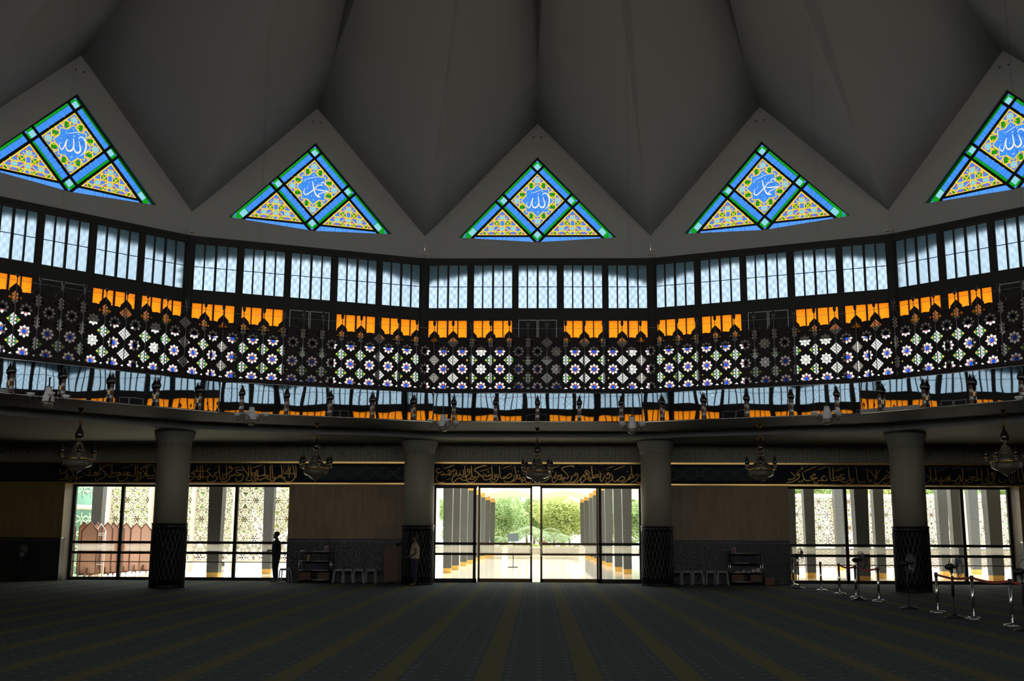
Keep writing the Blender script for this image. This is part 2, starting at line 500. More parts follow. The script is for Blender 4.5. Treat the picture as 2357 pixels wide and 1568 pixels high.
FRONT = {-2: 'far left', -1: 'left', 0: 'middle', 1: 'right', 2: 'far right'}
ORD = ['first', 'second', 'third', 'fourth', 'fifth', 'sixth', 'seventh', 'eighth', 'ninth', 'tenth', 'eleventh', 'twelfth']

# ------------------------------------------------------------------ the hall: floor, dome, upper walls
AP = ap(20.0)                 # window wall plane
AS = ap(16.15)                # balcony edge plane
ZB = 4.98                     # underside of the balcony
b = MB(); b.box(-24, 24, -24, 22.24, -0.12, 0.0, 'carpet')
b.build('floor', kind='structure', label='grey-green carpet with olive stripes running to the doors', cat='carpet')

def rp(r, ang, z): return (r * math.sin(ang), r * math.cos(ang), z)
b = MB()
for k in range(NF):
    a = k * DA
    A = [rp(AP + 0.5, a, 15.775), rp(17.15, a, 16.62), rp(15.6, a, 17.93), rp(3, a, 25.0)]
    for sg in (-1, 1):
        v = a + sg * DA / 2
        V = [rp(20.6, v, 11.50), rp(17.6, v, 13.10), rp(12.95, v, 16.0), rp(3, v, 22.1)]
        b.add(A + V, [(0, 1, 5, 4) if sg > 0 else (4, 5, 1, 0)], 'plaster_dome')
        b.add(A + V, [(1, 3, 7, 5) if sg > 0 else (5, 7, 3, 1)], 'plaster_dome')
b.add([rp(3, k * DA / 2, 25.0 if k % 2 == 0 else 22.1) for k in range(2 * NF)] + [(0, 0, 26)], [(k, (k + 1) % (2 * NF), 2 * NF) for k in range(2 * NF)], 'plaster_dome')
b.build('ceiling', kind='structure', label='folded white plaster dome rising over the gable windows', cat='ceiling')

def mesh_copy(o, name, loc, rz, parent=None, **kw):
    c = o.copy(); c.name = name
    COL.objects.link(c); c.location = loc; c.rotation_euler = (0, 0, rz)
    if parent is not None: c.parent = parent
    return tag(c, **kw)

def where(k):
    k = (k + 8) % 16 - 8
    return k
def fname(k):
    return FRONT.get(where(k))

# gable wall with its triangular opening
TRI = [(-2.73, 11.775), (0.0, 11.605), (2.73, 11.775), (0.0, 14.70)]
b = MB()
outer = [(-3.9, 11.0), (3.9, 11.0), (3.9, 11.83), (0, 15.96), (-3.9, 11.83)]
mid = outer
quads = [((-3.9, 11.0), (0, 11.0), TRI[1], TRI[0]), ((0, 11.0), (3.9, 11.0), TRI[2], TRI[1]), ((3.9, 11.0), (3.9, 11.83), TRI[2]),
         ((3.9, 11.83), (0, 15.96), TRI[3], TRI[2]), ((0, 15.96), (-3.9, 11.83), TRI[0], TRI[3]), ((-3.9, 11.83), (-3.9, 11.0), TRI[0])]
for q in quads: b.flat(q, 0.0, 'plaster')
for q in quads: b.flat(q, 0.3, 'plaster')
for i in range(4):
    p, q = TRI[i], TRI[(i + 1) % 4]
    b.add([(p[0], 0, p[1]), (q[0], 0, q[1]), (q[0], 0.3, q[1]), (p[0], 0.3, p[1])], [(0, 1, 2, 3)], 'plaster')
for x, z, r in ((-0.13, 15.42, 0.02), (0.13, 15.42, 0.02)):
    b.box(x - r, x + r, -0.02, 0.0, z - r, z + r, 'black_metal')
g0 = b.build('wall_gable')

# window wall: posts and rails, with real openings
GR = [-3.07, -1.525, 0.01, 1.565, 3.095]      # centres of the five window groups
GW = 0.685
b = MB()
def wb(x0, x1, z0, z1, m='frame_dark', y0=-0.02, y1=0.16): b.box(x0, x1, y0, y1, z0, z1, m)
wb(-3.92, 3.92, 10.81, 11.02, y0=-0.05); wb(-3.92, 3.92, 8.87, 9.25); wb(-3.92, 3.92, 7.86, 8.08)
wb(-3.92, 3.92, 5.05, 5.5)
GL = 0.735
for z0, z1, w_ in ((9.25, 10.81, GW), (8.08, 8.87, GW), (5.5, 7.86, GL)):
    e = -3.92
    for c in GR:
        wb(e, c - w_, z0, z1); e = c + w_
    wb(e, 3.92, z0, z1)
wb(GR[2] - GW, GR[2] + GW, 7.5, 8.87, y0=0.04)
for x in (-3.9, 3.9): wb(x - 0.09, x + 0.09, 5.05, 11.0, y0=-0.09)
for c in (GR[2] - 0.335, GR[2] + 0.335):      # grey shutter outlines in the middle group
    for x in (c - 0.31, c + 0.31): wb(x - 0.012, x + 0.012, 8.0, 8.86, 'rod_metal', 0.015, 0.04)
    wb(c - 0.31, c + 0.31, 8.845, 8.87, 'rod_metal', 0.015, 0.04)
    for z in [8.05 + 0.07 * i for i in range(11)]: wb(c - 0.29, c + 0.29, z, z + 0.02, 'frame_dark', 0.02, 0.04)
w0 = b.build('wall_clerestory')
for k in range(NF):
    rz = -k * DA; loc = fpos(k, 0, AP); f = fname(k)
    lb = (f'white plaster gable around the stained glass triangle, {f} one of five' if f else 'white plaster gable behind the viewer')
    lb2 = (f'dark framed window wall under the {f} gable' if f else 'dark framed window wall behind the viewer')
    for src, nm, l_ in ((g0, 'wall_gable', lb), (w0, 'wall_clerestory', lb2)):
        o = src if (k == 0) else src.copy()
        if k: COL.objects.link(o)
        o.location = loc; o.rotation_euler = (0, 0, rz)
        tag(o, label=l_, cat='wall', kind='structure', group=None if f else nm.replace('_', ' ') + 's behind the viewer')

# ------------------------------------------------------------------ windows of the clerestory
def win(w, z0, z1, panes, mull, pm, name, film=None, y=0.05):
    fr = MB()
    pw = (2 * w - mull * (panes - 1)) / panes
    t_ = 0.03
    fr.box(-w, w, y - 0.03, y + 0.03, z0, z0 + t_, 'frame_dark'); fr.box(-w, w, y - 0.03, y + 0.03, z1 - t_, z1, 'frame_dark')
    for x in (-w, w - t_): fr.box(x, x + t_, y - 0.03, y + 0.03, z0, z1, 'frame_dark')
    for i in range(1, panes):
        x = -w + i * (pw + mull) - mull
        ex = 0.012 if (panes == 4 and i == 2) else 0
        fr.box(x - ex, x + mull + ex, y - 0.04, y + 0.04, z0, z1, 'frame_dark')
    gp = MB()
    gp.box(-w + 0.01, w - 0.01, y - 0.004, y + 0.004, z0 + 0.01, z1 - 0.01, pm) if pm == 'clear_glass' else gp.flat([(-w, z0), (w, z0), (w, z1), (-w, z1)], y, pm)
    o = fr.build(name); g_ = gp.build('pane', o)
    if film is not None:
        fm = MB(); fm.box(-w + t_, w - t_, y - 0.012, y - 0.006, film - 0.012, film + 0.012, 'blue_film'); fm.build('film_strip', o)
    return o
wb_ = win(GW, 9.25, 10.81, 4, 0.045, 'blue_frost', 'window_1', 10.03)
wo_ = win(GW, 8.08, 8.87, 4, 0.03, 'orange_frost', 'window_2')
wc_ = win(GL, 5.5, 7.86, 2, 0.05, 'clear_glass', 'window_3')
tint_glass('smoked_glass', (0.10, 0.10, 0.10))
wd_ = win(GL, 5.5, 7.86, 2, 0.05, 'smoked_glass', 'window_4')
nwin = 5
first = {id(wd_): True, id(wb_): True, id(wo_): True, id(wc_): True}
for k in range(NF):
    f = fname(k)
    for gi, c in enumerate(GR):
        for src, nm in ((wb_, 'tall blue frosted window'), (wo_, 'orange glass window'), (wc_, 'clear balcony window behind the pierced screen'), (wd_, 'dim smoked balcony window behind the pierced screen')):
            if (gi == 2 and src not in (wb_, wd_)) or (gi != 2 and src is wd_): continue
            if src in (wc_, wd_) and where(k) not in (-3, -2, -1, 0, 1, 2, 3): continue
            if f:
                lb = f'{nm}, {ORD[gi]} from the left under the {f} gable'
                grp = None
            else:
                lb = f'{nm} in the wall behind the viewer'; grp = nm + 's behind the viewer'
            if first.pop(id(src), None): o = src
            else:
                o = copy_tree(src); o.name = 'window_%d' % nwin; nwin += 1
            o.location = fpos(k, c, AP); o.rotation_euler = (0, 0, -k * DA)
            tag(o, label=lb, cat='window', kind='structure', group=grp)

# outside sun lattice and arched eave, seen blurred through the blue glass
b = MB()
YO = 1.0
def clipbar(x0, z0, x1, z1):
    b.obox((x0, YO, z0), (x1, YO, z1), 0.08, 0.05, 'granite')
H0, H1 = 8.9, 10.95
n = int(8.2 / 0.24) + 12
for i in range(-12, n):
    for sg in (-1, 1):
        x0 = -4.1 + i * 0.24; x1 = x0 + sg * (H1 - H0) * 0.75
        za, zb_ = H0, H1
        lo, hi = (x0, x1)
        if max(lo, hi) < -4.0 or min(lo, hi) > 4.0: continue
        t0, t1 = 0.0, 1.0
        dx = x1 - x0
        for lim, sgn in ((-4.0, 1), (4.0, -1)):
            fa = (x0 - lim) * sgn; fb = (x1 - lim) * sgn
            if fa < 0 and fb < 0: t1 = -1
            elif fa < 0: t0 = max(t0, fa / (fa - fb))
            elif fb < 0: t1 = min(t1, fa / (fa - fb))
        if t1 - t0 < 0.02: continue
        clipbar(x0 + dx * t0, za + (zb_ - za) * t0, x0 + dx * t1, za + (zb_ - za) * t1)
lat = b.build('sun_lattice')
b = MB()
arch = [(-4.1, 11.3), (-4.1, 9.9)] + [(-4.1 + 8.2 * i / 16, 10.72 - 0.75 * abs(-1 + i / 8) ** 2.2) for i in range(17)] + [(4.1, 9.9), (4.1, 11.3)]
top = [(-4.1 + 8.2 * i / 16, 11.3) for i in range(17)]
low = [(-4.1 + 8.2 * i / 16, 10.74 - 0.5 * abs(-1 + i / 8) ** 2.2) for i in range(17)]
for i in range(16):
    b.prism([low[i], low[i + 1], top[i + 1], top[i]], YO - 0.12, YO - 0.03, 'plaster')
b.box(-4.1, 4.1, 0.16, YO - 0.03, 11.25, 11.35, 'plaster')
for x in (-4.05, 4.05): b.box(x - 0.05, x + 0.05, 0.3, YO, 8.9, 11.3, 'plaster')
eav = b.build('trim_eave')
for k in range(NF):
    f = fname(k)
    for src, kw in ((lat, dict(label=(f'outdoor sun lattice blurred behind the blue windows under the {f} gable' if f else 'outdoor sun lattice round the back of the dome'), cat='sun screen', group=None if f else 'sun lattices behind the viewer')),
                    (eav, dict(label=(f'shaded arched eave outside the {f} window wall' if f else 'shaded arched eave round the back of the dome'), cat='eave', kind='structure', group=None if f else 'eaves behind the viewer'))):
        o = src if k == 0 else src.copy()
        if k: COL.objects.link(o)
        o.location = fpos(k, 0, AP); o.rotation_euler = (0, 0, -k * DA); tag(o, **kw)

# ------------------------------------------------------------------ stained glass triangles
KS, KZ = 0.00268, 0.002808
def ab(a, b_): return (1163 + a - b_, 120 + a + b_)
PRI = {}
def leaded(medallion):
    """all pieces as overlapping polygons in drawing units; the last one drawn wins"""
    polys = []
    def P(pts, m): polys.append((pts, m))
    def quad(a0, a1, b0, b1, m): P([ab(a0, b0), ab(a1, b0), ab(a1, b1), ab(a0, b1)], m)
    def line(p, q, w, m):
        p, q = Vector(p), Vector(q); d = (q - p).normalized() * (w / 2); nrm = Vector((-d.y, d.x))
        P([tuple(p + nrm - d), tuple(q + nrm + d), tuple(q - nrm + d), tuple(p - nrm - d)], m)
    tri = [(1163, 118), (2195, 1159), (1163, 1219), (135, 1159)]
    P(tri, 'lead')
    inner = [(1163, 133), (2165, 1152), (1163, 1213), (165, 1152)]
    # bottom blue bands
    P([(350, 1140), (1058, 1140), (1128, 1211), (340, 1163)], 'g_blue2'); P([(1268, 1140), (1976, 1140), (1992, 1163), (1200, 1211)], 'g_blue2')
    for x0 in (1163 - 600, 1163 + 240):
        for i, dx in enumerate((-130, -85, 55, 150, 200, 300, 345)):
            line((x0 + dx, 1136), (x0 + dx, 1212), 3, 'lead')
    def strip(kind, a0, a1, b0, b1, n):
        """kind 'L': along the left side"""
        for (g0_, g1_, m) in ((14, 32, 'g_green'), (34, 81, 'g_blue')):
            if kind == 'L': quad(g0_, g1_, b0, b1, m)
            elif kind == 'R': quad(a0, a1, g0_, g1_, m)
        if kind == 'IL':
            quad(b0, b1, 522, 540, 'g_green'); quad(b0, b1, 470, 520, 'g_blue')
        if kind == 'IR':
            quad(522, 540, b0, b1, 'g_green'); quad(470, 520, b0, b1, 'g_blue')
        for i in range(1, n):
            v = (b0 if kind != 'R' else a0) + ((b1 - b0) if kind != 'R' else (a1 - a0)) * (i + 0.25 * math.sin(i * 2.3)) / n
            if kind == 'L': line(ab(12, v), ab(82, v), 2.6, 'lead')
            elif kind == 'R': line(ab(v, 12), ab(v, 82), 2.6, 'lead')
            elif kind == 'IL': line(ab(v, 468), ab(v, 542), 2.6, 'lead')
            else: line(ab(468, v), ab(542, v), 2.6, 'lead')
    strip('L', 0, 0, 104, 447, 9); strip('L', 0, 0, 562, 905, 9)
    strip('R', 104, 447, 0, 0, 9); strip('R', 562, 905, 0, 0, 9)
    strip('IL', 0, 0, 104, 447, 8); strip('IR', 0, 0, 104, 447, 8)
    # squares
    quad(14, 81, 14, 81, 'g_green'); quad(33, 81, 33, 81, 'g_pale'); quad(14, 31, 14, 31, 'g_sky')
    for sw in (0, 1):
        def q2(a0, a1, b0, b1, m):
            quad(*( (a0, a1, b0, b1) if not sw else (b0, b1, a0, a1)), m)
        q2(14, 81, 470, 540, 'g_green'); q2(33, 81, 470, 520, 'g_pale'); q2(14, 31, 522, 540, 'g_sky')
        q2(14, 81, 860, 1000, 'g_green'); q2(33, 81, 868, 930, 'g_pale'); q2(14, 31, 955, 975, 'g_sky'); q2(33, 52, 975, 1000, 'g_sky')
    quad(470, 540, 470, 540, 'g_green'); quad(470, 520, 470, 520, 'g_pale'); quad(522, 540, 522, 540, 'g_sky')
    # side triangles of strapwork
    for cx in (707, 1620):
        ap_, lf, rt = (cx, 783), (cx - 330, 1118), (cx + 330, 1118)
        P([ap_, rt, lf], 'g_yellow')
        P([(cx, 803), (cx + 300, 1106), (cx - 300, 1106)], 'g_sky')
        Y_ = 'g_yellow'
        hx = [(-72, 965), (72, 965)]
        for dx, yy in ((-72, 966), (72, 966)):
            s_ = 1 if dx > 0 else -1
            P([(cx + dx - 34, yy - 34) if s_ < 0 else (cx + dx - 14, yy - 34 + 6), (cx + dx + 14, yy - 28) if s_ < 0 else (cx + dx + 34, yy - 34), (cx + dx + 34, yy + 2) if s_ < 0 else (cx + dx + 34, yy - 6),
               (cx + dx + 32, yy + 34) if s_ < 0 else (cx + dx + 12, yy + 28), (cx + dx + 8, yy + 30) if s_ < 0 else (cx + dx - 32, yy + 34), (cx + dx - 34, yy - 2)], 'g_dgreen')
        for dx in (-228, -78, 74, 224):
            P([(cx + dx - 28, 1104), (cx + dx - 24, 1070), (cx + dx + 8, 1070), (cx + dx + 34, 1104)] if dx < 0 else [(cx + dx - 34, 1104), (cx + dx - 8, 1070), (cx + dx + 24, 1070), (cx + dx + 28, 1104)], 'g_dgreen')
        for rx, ry in ((-42, 850), (42, 850), (-92, 915), (92, 915), (-125, 945), (125, 945), (-45, 940), (45, 940), (-52, 1000), (52, 1000), (-95, 985), (95, 985), (-195, 1018), (195, 1018), (-52, 1050), (52, 1050), (-120, 1090), (120, 1090), (-180, 1095), (180, 1095), (-35, 1095), (35, 1095), (-270, 1095), (270, 1095)):
            s_ = 1 if rx > 0 else -1
            P([(cx + rx - 13 * s_, ry - 13), (cx + rx - 11 * s_, ry + 13), (cx + rx + 15 * s_, ry + 11)], 'g_red')
        lw = 10
        for s_ in (-1, 1):
            for p, q in (((8, 927), (118, 927)), ((0, 997), (190, 997)), ((0, 1068), (262, 1068)), ((28, 860), (28, 927)), ((100, 890), (100, 930)),
                         ((28, 927), (110, 1010)), ((110, 927), (28, 1010)), ((110, 1068), (28, 1010)), ((28, 1058), (80, 1110)), ((172, 1068), (214, 1110)), ((110, 1060), (60, 1112)),
                         ((28, 927), (62, 893)), ((172, 998), (205, 965)), ((110, 930), (110, 1000)), ((172, 998), (172, 1070)), ((255, 1040), (190, 1110)), ((240, 1110), (262, 1068)), ((28, 935), (28, 1110)), ((0, 1060), (50, 1112))):
                line((cx + s_ * p[0], p[1]), (cx + s_ * q[0], q[1]), lw, Y_)
        for sx, sy in ((0, 893), (-143, 1033), (143, 1033), (0, 1033)):
            for rad, m in ((40, Y_), (31, 'lead'), (29, 'g_pale')):
                P([(cx + sx + (rad if i % 2 == 0 else rad * 0.82) * math.cos(i * PI / 8), sy + (rad if i % 2 == 0 else rad * 0.82) * math.sin(i * PI / 8)) for i in range(16)], m)
    # the diamond
    cx, cy = 1163, 673
    P([(cx, cy - 350), (cx + 347, cy), (cx, cy + 350), (cx - 347, cy)], 'g_yellow')
    P([(cx, cy - 333), (cx + 329, cy), (cx, cy + 333), (cx - 329, cy)], 'g_sky')
    def rot(p, q):
        x, y = p
        for _ in range(q): x, y = -y, x
        return (cx + x, cy + y)
    for q in range(4):
        for s_ in (-1, 1):
            def T(pts, m): P([rot((s_ * x, y), q) for x, y in pts], m)
            def TL(p, r_, w): line(rot((s_ * p[0], p[1]), q), rot((s_ * r_[0], r_[1]), q), w, 'g_yellow')
            T([(36, -200), (70, -230), (103, -230), (103, -180), (70, -158)], 'g_dgreen')
            T([(25, -228), (52, -232), (38, -208)], 'g_red'); T([(104, -232), (128, -215), (106, -205)], 'g_red'); T([(86, -160), (104, -170), (106, -155)], 'g_red')
            TL((0, -236), (112, -236), 10); TL((110, -240), (110, -154), 10); TL((30, -205), (110, -275), 10); TL((0, -262), (60, -200), 10); TL((30, -205), (68, -156), 10)
            TL((110, -180), (140, -205), 9); TL((104, -154), (165, -215), 9)
        for rad, m in ((44, 'g_yellow'), (34, 'g_sky'), (31, 'g_pale')):
            c_ = rot((0, -264), q)
            P([(c_[0] + (rad if i % 2 == 0 else rad * 0.84) * math.cos(i * PI / 8), c_[1] + (rad if i % 2 == 0 else rad * 0.84) * math.sin(i * PI / 8)) for i in range(16)], m)
    star = []
    for q in range(4):
        for p in ((0, -218), (69, -153), (152, -153), (152, -72)):
            if p == (152, -72): pass
            star.append(rot(p, q))
    star = []
    for q in range(4):
        for p in ((0, -218), (69, -153), (152, -152), (153, -69)):
            star.append(rot(p, q))
    P(star, 'g_yellow')
    P([(cx + (x - cx) * 0.935, cy + (y - cy) * 0.935) for x, y in star], 'g_blue')
    # crackle of lead lines in the blue field
    rr = random.Random(3)
    for i in range(16):
        a = i * 2 * PI / 16 + rr.uniform(-.1, .1)
        r0, r1 = rr.uniform(20, 70), 150
        if i % 3 == 0: r1 = 200 if abs(math.cos(2 * a)) > .8 else 150
        pts = [(cx + (r0 + (r1 - r0) * j / 4) * math.cos(a + rr.uniform(-.14, .14)), cy + (r0 + (r1 - r0) * j / 4) * math.sin(a + rr.uniform(-.14, .14))) for j in range(5)]
        for qd in stroke(pts, 2.4, 3): P(list(qd), 'g_lead2')
    for i in range(9):
        a = rr.uniform(0, 2 * PI); r0 = rr.uniform(60, 140)
        pts = [(cx + r0 * math.cos(a + j * .17), cy + r0 * math.sin(a + j * .17)) for j in range(4)]
        for qd in stroke(pts, 2.4, 3): P(list(qd), 'g_lead2')
    for s_ in medallion['strokes']:
        for qd in stroke(s_, 10, 4): P(list(qd), 'g_cream')
    return polys
tint_glass('g_lead2', gl((0.01, 0.03, 0.22)))
ALLAH = [P2('1228,604,5 1240,580,10 1266,573,14 1296,592,17 1316,635,19 1318,682,19 1305,730,14 1282,765,9 1256,785,4'),
         P2('1236,628,7 1249,670,13 1259,715,17 1249,746,20 1222,759,22 1198,745,15 1185,712,11 1178,665,11 1173,612,10'),
         P2('1173,615,8 1178,655,13 1180,705,15 1165,742,20 1135,760,22 1107,750,17 1095,718,12 1097,675,10 1110,632,5'),
         P2('1110,634,5 1095,655,9 1085,695,11 1070,742,13 1050,764,13 1031,744,10 1022,712,8 1030,695,3'),
         P2('1104,574,5 1160,550,7 1226,525,6'),
         P2('1158,500,5 1162,522,4'), P2('1080,556,4 1090,576,5'), P2('1165,578,4 1174,588,6 1184,576,4'), P2('1212,545,4 1224,554,6 1236,545,4'),
         P2('1032,636,4 1040,650,4'), P2('1038,686,4 1044,700,4'), P2('1133,690,6 1138,702,6'), P2('1234,630,4 1242,644,5'), P2('1272,674,4 1282,684,4'),
         P2('1094,796,5 1100,808,4'), P2('1158,814,4 1166,826,6 1176,812,4'), P2('1226,800,5 1234,808,5')]
def m3(s):
    c0 = (1171, 697); out = []
    for p in P2(s):
        dx, dy = p[0] - c0[0], p[1] - c0[1]
        a, b_, c_, d_ = 335 / 344, -15.5 / 353, 40 / 344, 342.5 / 353
        det = a * d_ - b_ * c_
        out.append((1163 + (d_ * dx - b_ * dy) / det, 673 + (-c_ * dx + a * dy) / det, p[2]))
    return out
MUH = [m3('1155,610,5 1164,640,13 1172,690,15 1183,735,15 1200,780,18 1225,800,19 1258,812,12'),
       m3('1070,700,5 1054,732,10 1055,764,14 1085,775,15 1122,756,14 1165,724,14 1200,690,12 1242,664,10 1288,668,7'),
       m3('1288,672,6 1268,655,9 1272,636,10 1296,630,13 1316,650,12 1308,670,7'),
       m3('1180,710,6 1240,722,13 1300,732,15 1348,735,10'), m3('1348,740,7 1300,754,10 1252,765,11 1228,782,11 1242,797,8'),
       m3('1060,596,4 1130,578,7 1228,562,6'), m3('1198,665,4 1242,644,4'), m3('1165,536,4 1172,552,5 1182,536,4'), m3('1050,615,5 1072,606,5'),
       m3('1112,625,5 1126,636,5'), m3('1188,600,4 1206,606,6'), m3('1142,790,5 1150,802,5'), m3('1166,836,5 1174,850,5'), m3('1090,700,4 1110,668,4'), m3('1320,700,4 1328,712,4')]
def tri_mesh(polys, name):
    vs, fs = [], []
    for pts, _ in polys:
        o = len(vs); vs += [Vector((x, y)) for x, y in pts]; fs.append(list(range(o, o + len(pts))))
    rv, re_, rf, ov, oe, of = delaunay_2d_cdt(vs, [], fs, 1, 1e-3, True)
    mats = []
    me = bpy.data.meshes.new(name)
    keep, mi = [], []
    bb = [(min(p[0] for p in q), max(p[0] for p in q), min(p[1] for p in q), max(p[1] for p in q), q, m_) for q, m_ in reversed(polys)]
    for f_ in rf:
        x = sum(rv[i].x for i in f_) / len(f_); y = sum(rv[i].y for i in f_) / len(f_)
        for x0, x1, y0, y1, q, m_ in bb:
            if x < x0 or x > x1 or y < y0 or y > y1: continue
            ins = False; j = len(q) - 1
            for i in range(len(q)):
                if (q[i][1] > y) != (q[j][1] > y) and x < (q[j][0] - q[i][0]) * (y - q[i][1]) / (q[j][1] - q[i][1]) + q[i][0]: ins = not ins
                j = i
            if ins:
                if m_ not in mats: mats.append(m_)
                keep.append(list(f_)); mi.append(mats.index(m_))
                break
    me.from_pydata([((v.x - 1163) * KS, 0.0, 14.69 - (v.y - 120) * KZ) for v in rv], [], keep)
    for m_ in mats: me.materials.append(M[m_])
    me.polygons.foreach_set('material_index', mi)
    me.update()
    return me
me_a = tri_mesh(leaded(dict(strokes=ALLAH)), 'leaded_glass')
me_m = tri_mesh(leaded(dict(strokes=MUH)), 'leaded_glass')
b = MB()
def bar(p, q, w=20, m='lead', d=0.05):
    c_ = lambda v: ((v[0] - 1163) * KS, 0.0, 14.69 - (v[1] - 120) * KZ)
    b.obox(c_(p), c_(q), w * KS, d, m)
for p, q in ((ab(92, 4), ab(92, 930)), (ab(4, 92), ab(930, 92)), (ab(459, 4), ab(459, 550)), (ab(4, 459), ab(550, 459)), (ab(550, 4), ab(550, 545)), (ab(4, 550), ab(545, 550)),
             ((335, 1129), (1070, 1129)), ((1256, 1129), (1990, 1129)), (ab(0, 6), ab(1018, 6)), (ab(6, 0), ab(6, 1018)), ((160, 1160), (1163, 1216)), ((1163, 1216), (2166, 1160))):
    bar(p, q, 22 if p[1] < 1150 else 8)
bars_me = b.build('glazing_bars')
first_bars = True
for k in range(NF):
    f = fname(k); odd = k % 2
    word = 'name medallion ending in a raised diagonal stroke' if odd else 'medallion with one wide curved right-hand stroke'
    lb = (f'blue, green and yellow stained glass triangle in the {f} gable' if f else 'stained glass triangle behind the viewer')
    o = empty('window_%d' % nwin, fpos(k, 0, AP + 0.14), -k * DA, label=lb, cat='stained glass window', kind='structure', group=None if f else 'stained glass triangles behind the viewer'); nwin += 1
    gobj = bpy.data.objects.new('leaded_glass', me_m if odd else me_a); COL.objects.link(gobj); gobj.parent = o
    if first_bars: bo = bars_me; first_bars = False
    else: bo = bars_me.copy(); COL.objects.link(bo)
    bo.parent = o; bo.location = (0, -0.02, 0)
    tag(gobj, label='leaded glass with a white calligraphic medallion')

# ------------------------------------------------------------------ balcony slab, soffit, beam
def ring_pts(r, z, ph=DA / 2): return [rp(r, i * DA + ph, z) for i in range(NF)]
b = MB()
def annulus(r0, z0, r1, z1, m):
    A_, B_ = ring_pts(r0, z0), ring_pts(r1, z1)
    b.add(A_ + B_, [(i, (i + 1) % NF, NF + (i + 1) % NF, NF + i) for i in range(NF)], m)
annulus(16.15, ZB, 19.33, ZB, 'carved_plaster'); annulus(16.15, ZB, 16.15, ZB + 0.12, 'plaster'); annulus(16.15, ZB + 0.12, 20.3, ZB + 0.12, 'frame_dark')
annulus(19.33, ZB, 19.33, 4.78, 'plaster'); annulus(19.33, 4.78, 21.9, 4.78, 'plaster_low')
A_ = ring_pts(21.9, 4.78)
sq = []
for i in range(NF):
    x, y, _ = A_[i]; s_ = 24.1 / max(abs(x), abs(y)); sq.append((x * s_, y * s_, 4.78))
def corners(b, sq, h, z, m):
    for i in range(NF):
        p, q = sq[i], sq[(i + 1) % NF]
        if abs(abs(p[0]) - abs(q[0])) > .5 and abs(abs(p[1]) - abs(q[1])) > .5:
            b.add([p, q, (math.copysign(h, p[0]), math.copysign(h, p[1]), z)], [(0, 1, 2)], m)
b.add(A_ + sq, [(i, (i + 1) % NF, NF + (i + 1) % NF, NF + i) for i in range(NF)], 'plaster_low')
corners(b, sq, 24.1, 4.78, 'plaster_low')
b.build('ceiling_balcony', kind='structure', label='carved plaster underside of the ring balcony with a plain beam', cat='ceiling')
b = MB()
O_ = ring_pts(20.35, 5.15); q_ = [(x * 24.3 / max(abs(x), abs(y)), y * 24.3 / max(abs(x), abs(y)), 5.15) for x, y, _ in O_]
b.add(O_ + q_, [(i, (i + 1) % NF, NF + (i + 1) % NF, NF + i) for i in range(NF)], 'paving'); corners(b, q_, 24.3, 5.15, 'paving')
b.build('roof_terrace', kind='structure', label='pale terrace outside the window wall', cat='roof')

# ------------------------------------------------------------------ reflecting parapet, one glass per side
def parapet():
    t_ = empty('glass_parapet')
    p_ = MB(); p_.box(-3.13, 3.13, 0, 0.02, ZB + 0.02, 5.845, 'mirror_glass'); g_ = p_.build('glass_panel', t_)
    p_ = MB(); p_.box(-3.17, -3.09, 0.021, 0.07, ZB, 5.87, 'black_metal'); p_.build('corner_post', t_)
    p_ = MB(); p_.box(3.09, 3.17, 0.021, 0.07, ZB, 5.87, 'black_metal'); p_.build('corner_post', t_)
    g_.rotation_euler = (0, 0, 0)
    r_ = MB(); r_.tube([(-3.14, -0.01, 5.858), (3.14, -0.01, 5.858)], 0.014, 'chrome', 8); r_.build('top_rail', t_)
    r_ = MB(); r_.tube([(-3.14, -0.015, ZB + 0.015), (3.14, -0.015, ZB + 0.015)], 0.015, 'chrome', 8); r_.build('bottom_rail', t_)
    return t_
pp = parapet()
for k in range(-3, 4):
    t_ = pp if k == -3 else copy_tree(pp)
    t_.location = fpos(k, 0, AS); t_.rotation_euler = (0, 0, -k * DA)
    f = FRONT.get(k)
    tag(t_, label=(f'mirror glass balcony parapet under the {f} pierced screen' if f else ('mirror glass parapet at the far left edge' if k < 0 else 'mirror glass parapet at the far right edge')), cat='parapet')
    rr = random.Random(k + 5)
    for ch in t_.children:
        if ch.name.startswith('glass_panel'):
            ch.rotation_euler = (R({-2: .05, -1: .09, 0: .12, 1: .15, 2: .02}.get(k, 0.05)), 0, R(rr.uniform(-.2, .2)))

